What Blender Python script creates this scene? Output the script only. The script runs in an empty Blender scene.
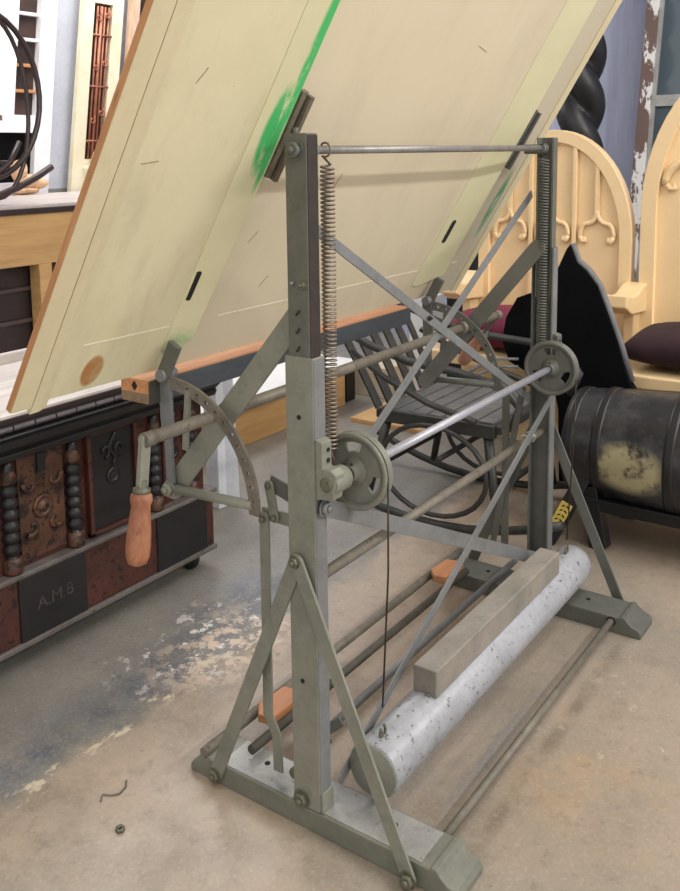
import bpy, bmesh, math, random
from mathutils import Vector, Matrix, noise
random.seed(7)
sc = bpy.context.scene
COL = sc.collection
PI = math.pi

# ------------------------------------------------------------------ camera, world, lights, exposure
cam_d = bpy.data.cameras.new('camera')
cam = bpy.data.objects.new('camera', cam_d)
COL.objects.link(cam)
R = Matrix(((0.57218064, 0.12126277, -0.81111322),
            (-0.8200344, 0.06968103, -0.56805645),
            (-0.01236489, 0.99017165, 0.13930978)))
cam.matrix_world = Matrix.Translation((-1.21702343, -0.94366776, 1.2591192)) @ R.to_4x4()
cam_d.sensor_fit = 'VERTICAL'
cam_d.sensor_height = 24.0
cam_d.lens = 903 / 891 * 24
cam_d.shift_y = -(445.5 - 280) / 891
cam_d.clip_start = 0.02
sc.camera = cam

w = bpy.data.worlds.new('world')
sc.world = w
w.use_nodes = True
w.node_tree.nodes['Background'].inputs[0].default_value = (1.0, 0.97, 0.93, 1)
w.node_tree.nodes['Background'].inputs[1].default_value = 1.1

def area(name, loc, size, power, color=(1, 0.96, 0.9), target=None):
    l = bpy.data.lights.new(name, 'AREA')
    l.shape = 'RECTANGLE'
    l.size, l.size_y = size
    l.energy = power
    l.color = color
    o = bpy.data.objects.new(name, l)
    COL.objects.link(o)
    o.location = loc
    if target is not None:
        o.rotation_euler = (Vector(target) - Vector(loc)).to_track_quat('-Z', 'Y').to_euler()
    return o
area('ceiling_light', (-0.6, 0.9, 3.35), (1.2, 2.4), 40)
area('ceiling_light', (1.9, -1.1, 3.35), (2.4, 1.0), 44)
area('ceiling_tube_light', (0.9, -3.5, 3.12), (2.6, 0.10), 95, (1, 0.97, 0.92), (0.5, 0.2, 1.0))
area('ceiling_light', (-1.8, -1.6, 3.3), (1.4, 1.0), 26)
area('ceiling_light', (2.6, 3.2, 3.35), (2.4, 1.2), 75, (1, 0.98, 0.95))
sc.view_settings.view_transform = 'Standard'
sc.view_settings.look = 'None'
sc.view_settings.gamma = 1
sc.view_settings.use_curve_mapping = False
sc.view_settings.exposure = 0.08

# ------------------------------------------------------------------ helpers
def srgb(r, g, b):
    f = lambda c: ((c / 255 + 0.055) / 1.055) ** 2.4 if c / 255 > 0.04045 else c / 255 / 12.92
    return (f(r), f(g), f(b), 1)

class Nodes:
    def __init__(s, name):
        s.m = bpy.data.materials.new(name)
        s.m.use_nodes = True
        s.t = s.m.node_tree
        s.b = s.t.nodes['Principled BSDF']
        s.co = s.t.nodes.new('ShaderNodeTexCoord')
    def link(s, a, b): s.t.links.new(a, b)
    def noise(s, scale, detail=4, rough=0.6, space='Object', stretch=None, w=0.0):
        n = s.t.nodes.new('ShaderNodeTexNoise')
        n.inputs['Scale'].default_value = scale
        n.inputs['Detail'].default_value = detail
        n.inputs['Roughness'].default_value = rough
        mp = s.t.nodes.new('ShaderNodeMapping')
        mp.inputs['Scale'].default_value = stretch or (1, 1, 1)
        mp.inputs['Location'].default_value = (w, w * 1.7, w * 0.3)
        s.link(s.co.outputs[space], mp.inputs[0])
        s.link(mp.outputs[0], n.inputs['Vector'])
        return n.outputs['Fac']
    def ramp(s, fac, lo, hi, a=0.0, b=1.0):
        r = s.t.nodes.new('ShaderNodeMapRange')
        r.inputs[1].default_value = lo; r.inputs[2].default_value = hi
        r.inputs[3].default_value = a; r.inputs[4].default_value = b
        s.link(fac, r.inputs[0])
        return r.outputs[0]
    def math(s, op, a, b=None):
        n = s.t.nodes.new('ShaderNodeMath'); n.operation = op
        for i, x in enumerate((a, b)):
            if x is None: continue
            if isinstance(x, (int, float)): n.inputs[i].default_value = x
            else: s.link(x, n.inputs[i])
        return n.outputs[0]
    def blob(s, c, radii, edge=0.5):
        """1 inside an ellipsoid at c (object coordinates), fading outwards"""
        mp = s.t.nodes.new('ShaderNodeMapping'); mp.vector_type = 'POINT'
        mp.inputs['Scale'].default_value = tuple(1 / r for r in radii)
        mp.inputs['Location'].default_value = tuple(-a / r for a, r in zip(c, radii))
        s.link(s.co.outputs['Object'], mp.inputs[0])
        l = s.t.nodes.new('ShaderNodeVectorMath'); l.operation = 'LENGTH'
        s.link(mp.outputs[0], l.inputs[0])
        return s.ramp(l.outputs['Value'], 1 + edge, 1 - edge)
    def mix(s, fac, a, b):
        n = s.t.nodes.new('ShaderNodeMix'); n.data_type = 'RGBA'
        if isinstance(fac, (int, float)): n.inputs[0].default_value = fac
        else: s.link(fac, n.inputs[0])
        for i, x in ((6, a), (7, b)):
            if isinstance(x, tuple): n.inputs[i].default_value = x
            else: s.link(x, n.inputs[i])
        return n.outputs[2]
    def done(s, color, rough=0.5, metal=0.0, bump=None, bstr=0.2, bdist=0.002):
        if isinstance(color, tuple): s.b.inputs['Base Color'].default_value = color
        else: s.link(color, s.b.inputs['Base Color'])
        if isinstance(rough, (int, float)): s.b.inputs['Roughness'].default_value = rough
        else: s.link(rough, s.b.inputs['Roughness'])
        s.b.inputs['Metallic'].default_value = metal
        if bump is not None:
            bn = s.t.nodes.new('ShaderNodeBump')
            bn.inputs['Strength'].default_value = bstr
            bn.inputs['Distance'].default_value = bdist
            s.link(bump, bn.inputs['Height'])
            s.link(bn.outputs[0], s.b.inputs['Normal'])
        return s.m

def painted(name, base, second, chip=None, scale=9, rough=0.5, metal=0.0, chip_at=0.66, stretch=None, bstr=0.15, chipscale=45, grime=0.35):
    N = Nodes(name)
    n1 = N.noise(scale, 5, 0.65, stretch=stretch)
    c = N.mix(N.ramp(n1, 0.35, 0.68), srgb(*base), srgb(*second))
    if chip:
        n2 = N.noise(chipscale, 6, 0.7, w=3.1)
        c = N.mix(N.ramp(n2, chip_at, chip_at + 0.03), c, srgb(*chip))
    c = N.mix(N.ramp(N.noise(38, 7, 0.78, w=6), 0.52, 0.72, 0, grime), c, tuple(v * 0.45 for v in srgb(*second)[:3]) + (1,))
    c = N.mix(N.ramp(N.noise(90, 4, 0.7, w=9), 0.50, 0.75, 0, grime * 0.6), c, tuple(min(1, v * 1.45) for v in srgb(*base)[:3]) + (1,))
    return N.done(c, N.ramp(n1, 0.3, 0.7, rough - 0.08, rough + 0.1), metal, N.noise(60, 4, 0.7), bstr, 0.001)

def wood(name, a, b, stretch=(1, 12, 12), scale=4, rough=0.55, dark=None):
    N = Nodes(name)
    n1 = N.noise(scale, 6, 0.65, stretch=stretch)
    c = N.mix(N.ramp(n1, 0.35, 0.65), srgb(*a), srgb(*b))
    if dark:
        c = N.mix(N.ramp(N.noise(scale * 3, 5, 0.7, stretch=stretch, w=5), 0.6, 0.68), c, srgb(*dark))
    return N.done(c, rough, 0, n1, 0.15, 0.002)

M = {}
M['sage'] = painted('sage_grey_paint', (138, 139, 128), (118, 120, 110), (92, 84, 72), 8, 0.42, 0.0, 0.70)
M['sage_dark'] = painted('dark_grey_green_paint', (100, 102, 95), (86, 88, 82), (70, 58, 48), 10, 0.42, 0.0, 0.68)
M['grey'] = painted('blue_grey_paint', (128, 130, 132), (110, 112, 112), (84, 80, 74), 9, 0.4, 0.1, 0.70)
M['foot'] = painted('foot_grey_green', (122, 124, 112), (104, 106, 96), (78, 70, 60), 8, 0.42, 0.0, 0.68)
M['plate'] = painted('dusty_grey_plate', (168, 168, 166), (140, 140, 138), (112, 104, 94), 9, 0.4, 0.1, 0.62)
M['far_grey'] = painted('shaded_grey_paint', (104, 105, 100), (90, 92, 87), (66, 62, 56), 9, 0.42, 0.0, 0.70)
M['rust'] = painted('rusty_brown_steel', (58, 48, 42), (42, 36, 33), (96, 70, 54), 20, 0.6, 0.1, 0.64)
M['steel'] = painted('bare_steel_rod', (150, 148, 148), (128, 124, 120), (110, 96, 82), 14, 0.36, 0.4, 0.66)
M['shaft'] = painted('pale_steel_shaft', (178, 180, 192), (160, 162, 172), (130, 128, 126), 14, 0.3, 0.3, 0.70)
M['rod'] = painted('dull_grey_rod', (128, 122, 110), (104, 98, 90), (84, 72, 60), 16, 0.5, 0.1, 0.62)
M['dark_rod'] = painted('dark_brown_rod', (86, 82, 72), (66, 62, 55), (50, 42, 36), 16, 0.55, 0.1, 0.62)
M['spring'] = painted('spring_wire', (150, 138, 126), (122, 110, 100), None, 30, 0.4, 0.5)
M['cable'] = painted('rusty_cable', (62, 52, 42), (48, 40, 34), None, 30, 0.6, 0.2)
M['cylinder'] = painted('chipped_silver_paint', (176, 178, 186), (146, 148, 154), (84, 82, 76), 6, 0.38, 0.05, 0.60, chipscale=70)
M['bar'] = painted('stained_grey_paint', (150, 143, 134), (122, 119, 112), (98, 90, 80), 7, 0.5, 0.0, 0.68)
M['wood_handle'] = wood('worn_orange_handle', (176, 122, 90), (138, 86, 64), (3, 3, 1), 14, 0.5, (104, 62, 48))
M['wood_pale_handle'] = wood('worn_pink_handle', (176, 132, 108), (150, 104, 82), (3, 3, 1), 9, 0.5)
M['pedal'] = wood('orange_wood_pedal', (190, 134, 92), (168, 112, 74), (1, 6, 6), 6, 0.5)
M['raw_wood'] = wood('raw_orange_wood', (206, 150, 100), (184, 124, 78), (1, 10, 10), 6, 0.6, (150, 98, 62))
M['edge_wood'] = wood('raw_board_edge', (192, 142, 94), (170, 118, 74), (8, 1, 8), 5, 0.6, (140, 96, 66))
M['beam_face'] = painted('slate_painted_wood', (72, 76, 82), (60, 64, 72), (92, 84, 78), 5, 0.5, 0.0, 0.72, (1, 8, 8))
M['bolt'] = painted('painted_bolt', (112, 112, 96), (92, 92, 80), (70, 56, 44), 30, 0.4, 0.2, 0.62)
M['black'] = painted('black_lacquer', (20, 20, 22), (14, 14, 16), None, 6, 0.38)
M['black_velvet'] = painted('black_velvet', (9, 9, 13), (6, 6, 9), None, 6, 0.9)
M['black_velvet'].node_tree.nodes['Principled BSDF'].inputs['Specular IOR Level'].default_value = 0.15
M['hole'] = painted('dark_slot', (40, 38, 34), (24, 22, 20), None, 8, 0.9)

def board_mat():
    N = Nodes('pale_green_cream_paint')
    n = N.noise(3.0, 5, 0.6)
    c = N.mix(N.ramp(n, 0.35, 0.65), srgb(224, 217, 184), srgb(214, 207, 172))
    g = N.noise(18, 6, 0.75, stretch=(1, 0.25, 1), w=2)
    smudge = N.ramp(N.noise(2.6, 7, 0.75, stretch=(1.4, 0.4, 1), w=9), 0.48, 0.68, 0, 0.5)
    c = N.mix(smudge, c, srgb(176, 166, 140))
    c = N.mix(N.ramp(N.noise(55, 5, 0.7, w=4), 0.72, 0.75, 0, 0.7), c, srgb(120, 100, 76))
    # pinkish beige stretch of the panel right of the first batten
    sx = N.t.nodes.new('ShaderNodeSeparateXYZ'); N.link(N.co.outputs['Object'], sx.inputs[0])
    c = N.mix(N.ramp(sx.outputs[0], 0.0, 0.06, 0, 0.55), c, srgb(222, 208, 188))
    c = N.mix(N.ramp(sx.outputs[0], 1.02, 1.04, 0, 0.6), c, srgb(188, 182, 166))
    c = N.mix(N.math('MULTIPLY', N.blob((1.155, 0.31, 0), (0.020, 0.10, 0.05), 0.3), N.ramp(g, 0.36, 0.5)), c, srgb(84, 150, 112))
    c = N.mix(N.math('MULTIPLY', N.ramp(N.noise(5, 4, 0.6, w=6), 0.3, 0.5), N.blob((-0.192, 0.044, 0), (0.023, 0.034, 0.05), 0.12)), c, srgb(172, 122, 68))
    return N.done(c, 0.5, 0, N.noise(25, 4, 0.7), 0.12, 0.001)
M['board'] = board_mat()

def batten_mat():
    N = Nodes('pale_green_batten_paint')
    n = N.noise(4.0, 5, 0.6, w=1)
    c = N.mix(N.ramp(n, 0.35, 0.65), srgb(222, 218, 182), srgb(212, 209, 172))
    c = N.mix(N.ramp(N.noise(60, 5, 0.7, w=4), 0.70, 0.74, 0, 0.8), c, srgb(110, 92, 60))
    brush = N.ramp(N.noise(34, 6, 0.8, stretch=(1.0, 0.15, 1), w=2), 0.38, 0.5)
    spots = N.blob((0.004, 0.535, 0.01), (0.017, 0.085, 0.05), 0.16)
    spots = N.math('MAXIMUM', spots, N.blob((0.018, 0.68, 0.01), (0.010, 0.16, 0.05), 0.25))
    spots = N.math('MAXIMUM', spots, N.blob((0.016, 0.49, 0.01), (0.006, 0.07, 0.05), 0.3))
    c = N.mix(N.math('MULTIPLY', spots, brush), c, srgb(74, 186, 108))
    low = N.math('MULTIPLY', N.blob((0.0, 0.07, 0.01), (0.035, 0.03, 0.04), 0.5), N.ramp(N.noise(20, 5, 0.7, w=7), 0.4, 0.6, 0, 0.7))
    c = N.mix(low, c, srgb(120, 180, 116))
    return N.done(c, 0.5, 0, N.noise(25, 4, 0.7), 0.12, 0.001)
M['batten'] = batten_mat()
M['rail'] = painted('cream_rail_paint', (220, 210, 178), (206, 195, 160), (120, 96, 60), 5, 0.5, 0, 0.70, (1, .4, 1), grime=0.14)
M['white_line'] = painted('bare_white_groove', (232, 228, 206), (222, 216, 192), None, 5, 0.5)

def floor_mat():
    N = Nodes('stained_concrete')
    sx = N.t.nodes.new('ShaderNodeSeparateXYZ'); N.link(N.co.outputs['Object'], sx.inputs[0])
    X_, Y_ = sx.outputs[0], sx.outputs[1]
    mul, mx = (lambda a, b: N.math('MULTIPLY', a, b)), (lambda a, b: N.math('MAXIMUM', a, b))
    n = N.noise(1.3, 9, 0.66)
    c = N.mix(N.ramp(n, 0.38, 0.62), srgb(178, 160, 142), srgb(150, 140, 128))
    c = N.mix(N.ramp(N.noise(3.4, 9, 0.72, w=4), 0.50, 0.68, 0, 0.75), c, srgb(128, 116, 102))
    c = N.mix(N.ramp(N.noise(2.4, 7, 0.68, w=8), 0.56, 0.68, 0, 0.6), c, srgb(182, 154, 124))
    c = N.mix(N.ramp(N.noise(5.5, 9, 0.75, w=21), 0.57, 0.66, 0, 0.55), c, srgb(146, 142, 138))
    # greyer concrete behind a wandering seam, towards the chest and the back
    wob = N.math('ADD', Y_, N.ramp(N.noise(7, 7, 0.7, w=11), 0.2, 0.8, -0.07, 0.07))
    grey = N.ramp(wob, 0.50, 0.56)
    gcol = N.mix(N.ramp(N.noise(3, 8, 0.7, w=14), 0.4, 0.6), srgb(134, 134, 128), srgb(116, 116, 112))
    c = N.mix(N.math('MULTIPLY', grey, 0.85), c, gcol)
    # blue grey worn paint along the seam
    blue = mul(mx(mx(N.blob((0.62, 0.70, 0), (0.20, 0.12, 1), 0.5), N.blob((-0.17, 0.60, 0), (0.14, 0.05, 1), 0.6)), N.blob((0.22, 0.62, 0), (0.30, 0.09, 1), 0.5)), N.ramp(N.noise(6, 8, 0.75, w=3), 0.40, 0.54, 0, 0.85))
    c = N.mix(blue, c, N.mix(N.ramp(N.noise(9, 6, 0.7, w=2), 0.4, 0.6), srgb(112, 116, 126), srgb(84, 88, 100)))
    # bare pale flakes, thick near the stand and thin along the seam
    fl = N.noise(17, 9, 0.78, w=1)
    c = N.mix(mul(N.blob((0.40, 0.56, 0), (0.19, 0.12, 1), 0.5), N.ramp(fl, 0.50, 0.525)), c, srgb(214, 194, 174))
    c = N.mix(mul(N.blob((0.40, 0.62, 0), (0.24, 0.14, 1), 0.5), N.ramp(N.noise(24, 8, 0.75, w=7), 0.58, 0.60)), c, srgb(228, 224, 218))
    seam = mul(mul(N.ramp(wob, 0.49, 0.52), N.ramp(wob, 0.56, 0.53)), N.ramp(N.noise(12, 7, 0.7, stretch=(1, 2, 1), w=9), 0.54, 0.57))
    c = N.mix(mul(seam, N.ramp(X_, 0.55, 0.45)), c, srgb(208, 196, 172))
    # flaked pale spots and orange stain right of the floor rod
    c = N.mix(mul(N.blob((0.62, -0.45, 0), (0.25, 0.2, 1), 0.6), N.ramp(N.noise(12, 8, 0.7, w=6), 0.60, 0.63)), c, srgb(204, 190, 172))
    c = N.mix(mul(N.blob((0.40, -0.38, 0), (0.20, 0.12, 1), 0.8), N.ramp(N.noise(5, 6, 0.7, w=16), 0.35, 0.65, 0, 0.45)), c, srgb(172, 146, 112))
    # streaky strips inside the stand
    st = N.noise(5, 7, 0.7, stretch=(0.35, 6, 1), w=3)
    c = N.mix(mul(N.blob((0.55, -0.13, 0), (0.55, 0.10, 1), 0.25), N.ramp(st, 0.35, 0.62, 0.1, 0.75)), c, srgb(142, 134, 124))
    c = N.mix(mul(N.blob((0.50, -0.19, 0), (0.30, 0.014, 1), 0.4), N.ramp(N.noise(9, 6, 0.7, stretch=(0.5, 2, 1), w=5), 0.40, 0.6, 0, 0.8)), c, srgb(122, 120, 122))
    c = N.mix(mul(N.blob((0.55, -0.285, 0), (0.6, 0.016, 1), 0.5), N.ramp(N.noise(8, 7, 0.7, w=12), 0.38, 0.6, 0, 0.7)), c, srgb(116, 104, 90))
    # fine dark specks and thin scratches
    c = N.mix(N.ramp(N.noise(60, 5, 0.7, w=2), 0.66, 0.72, 0, 0.6), c, srgb(92, 82, 72))
    c = N.mix(N.ramp(N.noise(15, 8, 0.78, w=27), 0.64, 0.69, 0, 0.55), c, srgb(98, 88, 78))
    c = N.mix(N.ramp(N.noise(110, 5, 0.75, w=31), 0.5, 0.7, 0, 0.3), c, srgb(206, 194, 178))
    c = N.mix(N.ramp(N.noise(32, 8, 0.8, w=33), 0.54, 0.66, 0, 0.35), c, srgb(104, 94, 84))
    rough = N.ramp(N.noise(5, 6, 0.7, w=2), 0.3, 0.7, 0.30, 0.52)
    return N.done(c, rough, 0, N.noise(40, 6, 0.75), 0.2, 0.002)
M['floor'] = floor_mat()

def new_ob(name, data, parent=None):
    o = bpy.data.objects.new(name, data)
    COL.objects.link(o)
    o.parent = parent
    return o

class MB:
    """collects shapes and links them as one mesh object"""
    def __init__(s): s.bm = bmesh.new()
    def add(s, verts, faces, smooth=False):
        vs = [s.bm.verts.new(v) for v in verts]
        for f in faces:
            try:
                fc = s.bm.faces.new([vs[i] for i in f]); fc.smooth = smooth
            except ValueError: pass
        return s
    def box(s, a, b):
        x0, y0, z0 = a; x1, y1, z1 = b
        v = [(x, y, z) for x in (x0, x1) for y in (y0, y1) for z in (z0, z1)]
        return s.add(v, [(0, 1, 3, 2), (4, 6, 7, 5), (0, 4, 5, 1), (2, 3, 7, 6), (0, 2, 6, 4), (1, 5, 7, 3)])
    def bar(s, p, q, w, t, up=(0, 0, 1)):
        """bar from p to q: t thick along 'up', w wide across"""
        p, q, up = Vector(p), Vector(q), Vector(up)
        d = (q - p).normalized(); side = d.cross(up).normalized(); u = side.cross(d).normalized()
        v = [pp + side * a * w / 2 + u * b * t / 2 for pp in (p, q) for a, b in ((-1, -1), (1, -1), (1, 1), (-1, 1))]
        return s.add(v, [(3, 2, 1, 0), (4, 5, 6, 7), (0, 1, 5, 4), (1, 2, 6, 5), (2, 3, 7, 6), (3, 0, 4, 7)])
    def strap(s, p, q, w, t, up, n=8):
        """flat bar with round ends, t thick along 'up'"""
        p, q, up = Vector(p), Vector(q), Vector(up).normalized()
        d = (q - p).normalized(); side = d.cross(up).normalized()
        ring = []
        for k in range(n + 1):
            a = PI * k / n; ring.append(q + side * math.cos(a) * w / 2 + d * math.sin(a) * w / 2)
        for k in range(n + 1):
            a = PI * k / n; ring.append(p - side * math.cos(a) * w / 2 - d * math.sin(a) * w / 2)
        m = len(ring)
        v = [r + up * t / 2 for r in ring] + [r - up * t / 2 for r in ring]
        return s.add(v, [tuple(range(m)), tuple(range(2 * m - 1, m - 1, -1))] + [(i, i + m, (i + 1) % m + m, (i + 1) % m) for i in range(m)])
    def tube(s, pts, r, n=12, cap=True, closed=False):
        pts = [Vector(p) for p in pts]; m = len(pts)
        rad = r if isinstance(r, (list, tuple)) else [r] * m
        tang = []
        for i in range(m):
            a = pts[(i - 1) % m] if (i or closed) else pts[0]
            b = pts[(i + 1) % m] if (i < m - 1 or closed) else pts[-1]
            tang.append((b - a).normalized())
        ref = Vector((0, 0, 1)) if abs(tang[0].z) < 0.9 else Vector((1, 0, 0))
        u = tang[0].cross(ref).normalized(); rings = []
        for i in range(m):
            u = (u - tang[i] * u.dot(tang[i])).normalized(); v = tang[i].cross(u)
            rings.append([s.bm.verts.new(pts[i] + (u * math.cos(2 * PI * k / n) + v * math.sin(2 * PI * k / n)) * rad[i]) for k in range(n)])
        for i in range(m if closed else m - 1):
            A, B = rings[i], rings[(i + 1) % m]
            for k in range(n):
                f = s.bm.faces.new((A[k], B[k], B[(k + 1) % n], A[(k + 1) % n])); f.smooth = True
        if cap and not closed:
            s.bm.faces.new(rings[0]); s.bm.faces.new(rings[-1][::-1])
        return s
    def lathe(s, prof, origin=(0, 0, 0), axis=(0, 0, 1), n=40, closed=False):
        """prof: list of (radius, distance along axis)"""
        ax = Vector(axis).normalized(); ref = Vector((0, 0, 1)) if abs(ax.z) < 0.9 else Vector((1, 0, 0))
        u = ax.cross(ref).normalized(); v = ax.cross(u); o = Vector(origin)
        rings = [[s.bm.verts.new(o + ax * h + (u * math.cos(2 * PI * k / n) + v * math.sin(2 * PI * k / n)) * r) for k in range(n)] for r, h in prof]
        m = len(rings)
        for i in range(m if closed else m - 1):
            A, B = rings[i], rings[(i + 1) % m]
            for k in range(n):
                s.bm.faces.new((A[k], A[(k + 1) % n], B[(k + 1) % n], B[k])).smooth = True
        if not closed:
            if prof[0][0] > 1e-4: s.bm.faces.new(rings[0][::-1])
            if prof[-1][0] > 1e-4: s.bm.faces.new(rings[-1])
        return s
    def prism(s, outline, f0, f1):
        """outline of 2-D points; f0 and f1 turn a 2-D point into the two faces' 3-D points"""
        m = len(outline)
        return s.add([f0(*p) for p in outline] + [f1(*p) for p in outline],
                     [tuple(range(m)), tuple(range(2 * m - 1, m - 1, -1))] + [(i, i + m, (i + 1) % m + m, (i + 1) % m) for i in range(m)])
    def hexbolt(s, c, axis, r=0.011, h=0.008, washer=True):
        ax = Vector(axis).normalized(); c = Vector(c)
        if washer: s.lathe([(r * 1.25, 0), (r * 1.25, 0.002)], c, ax, 20)
        s.lathe([(r, 0.002), (r, h * 0.8), (r * 0.82, h)], c, ax, 6)
        s.lathe([(r * 0.5, h), (r * 0.45, h + 0.004), (0.0001, h + 0.005)], c, ax, 12)
        return s
    def build(s, name, mat, parent=None, bevel=0.0, seg=2, auto=True, loc=None):
        bmesh.ops.recalc_face_normals(s.bm, faces=s.bm.faces)
        if loc is not None: bmesh.ops.translate(s.bm, verts=s.bm.verts, vec=-Vector(loc))
        me = bpy.data.meshes.new(name); s.bm.to_mesh(me); s.bm.free()
        me.materials.append(mat if not isinstance(mat, str) else M[mat])
        o = new_ob(name, me, parent)
        if loc is not None: o.location = loc
        if bevel:
            b = o.modifiers.new('bevel', 'BEVEL'); b.width = bevel; b.segments = seg; b.limit_method = 'ANGLE'; b.angle_limit = 0.7
            b.harden_normals = False
        return o

def plate(name, loops, thick, mat, parent, matrix, bevel=0.0):
    """flat plate with holes from closed 2-D loops, local z = thickness direction"""
    cu = bpy.data.curves.new(name, 'CURVE'); cu.dimensions = '2D'; cu.fill_mode = 'BOTH'; cu.extrude = thick / 2 - bevel; cu.bevel_depth = bevel; cu.offset = -bevel
    for lp in loops:
        sp = cu.splines.new('POLY'); sp.points.add(len(lp) - 1)
        for p, (x, y) in zip(sp.points, lp): p.co = (x, y, 0, 1)
        sp.use_cyclic_u = True
    tmp = bpy.data.objects.new(name + '_tmp', cu); COL.objects.link(tmp)
    dg = bpy.context.evaluated_depsgraph_get(); dg.update()
    me = bpy.data.meshes.new_from_object(tmp.evaluated_get(dg))
    bpy.data.objects.remove(tmp); bpy.data.curves.remove(cu)
    me.transform(matrix); me.materials.clear(); me.materials.append(M[mat] if isinstance(mat, str) else mat)
    me.name = name
    return new_ob(name, me, parent)

def text_mesh(name, body, size, mat, parent, matrix, extrude=0.0006):
    cu = bpy.data.curves.new(name, 'FONT'); cu.body = body; cu.size = size; cu.extrude = extrude
    cu.align_x = 'CENTER'; cu.align_y = 'CENTER'
    tmp = bpy.data.objects.new(name + '_tmp', cu); COL.objects.link(tmp)
    dg = bpy.context.evaluated_depsgraph_get(); dg.update()
    me = bpy.data.meshes.new_from_object(tmp.evaluated_get(dg))
    bpy.data.objects.remove(tmp); bpy.data.curves.remove(cu)
    me.transform(matrix); me.materials.clear(); me.materials.append(M[mat]); me.name = name
    return new_ob(name, me, parent)

def circle(cx, cy, r, n=16, ph=0): return [(cx + r * math.cos(2 * PI * k / n + ph), cy + r * math.sin(2 * PI * k / n + ph)) for k in range(n)]

def frame(origin, xa, ya):
    xa, ya = Vector(xa).normalized(), Vector(ya).normalized(); za = xa.cross(ya)
    m = Matrix((xa, ya, za)).transposed().to_4x4()
    return Matrix.Translation(origin) @ m

def thing(name, label, cat, loc=(0, 0, 0), group=None):
    o = bpy.data.objects.new(name, None); COL.objects.link(o); o.location = loc; o.empty_display_size = 0.1
    return tag(o, label, cat, group)
def tag(o, label=None, cat=None, group=None, kind=None):
    if label: o['label'] = label
    if cat: o['category'] = cat
    if group: o['group'] = group
    if kind: o['kind'] = kind
    return o

# ------------------------------------------------------------------ the setting
M['wall_blue'] = painted('blue_grey_wall', (172, 178, 206), (150, 156, 184), None, 3, 0.6, 0, 0.7, (1, 4, 0.5), grime=0.08)
M['wall_white'] = painted('white_wall', (214, 212, 214), (200, 198, 202), None, 2, 0.7)
M['ceiling'] = painted('ceiling_paint', (190, 188, 182), (178, 176, 170), None, 2, 0.8)
tag(MB().box((-5, -5, -0.1), (6, 7, 0)).build('floor', 'floor'), kind='structure')
tag(MB().box((-5, -5, 3.5), (6, 7, 3.6)).build('ceiling', 'ceiling'), kind='structure')
tag(MB().box((4.1, -5, 0), (4.2, 7, 3.5)).build('wall_right', 'wall_blue'), kind='structure')
tag(MB().box((-5, 5.6, 0), (4.1, 5.7, 3.5)).build('wall_back', 'wall_white'), kind='structure')

# ------------------------------------------------------------------ the drafting table
DT = thing('drafting_table', 'antique grey steel drafting table stand with springs, pulleys and tilted cream board', 'drafting table')
HP = 1.293       # top of the posts
XF = 1.12        # outer face of the far post
def channel(mb, x_out, sgn, y0, y1, z0, z1, d=0.03, t=0.004):
    """steel channel: web at x_out, flanges running inward (sgn = +1 towards +x)"""
    xi = x_out + sgn * d; xt = x_out + sgn * t
    prof = [(x_out, y0), (x_out, y1), (xi, y1), (xi, y1 - t), (xt, y1 - t), (xt, y0 + t), (xi, y0 + t), (xi, y0)]
    mb.prism(prof, lambda x, y: (x, y, z0), lambda x, y: (x, y, z1))
    return mb

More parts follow.
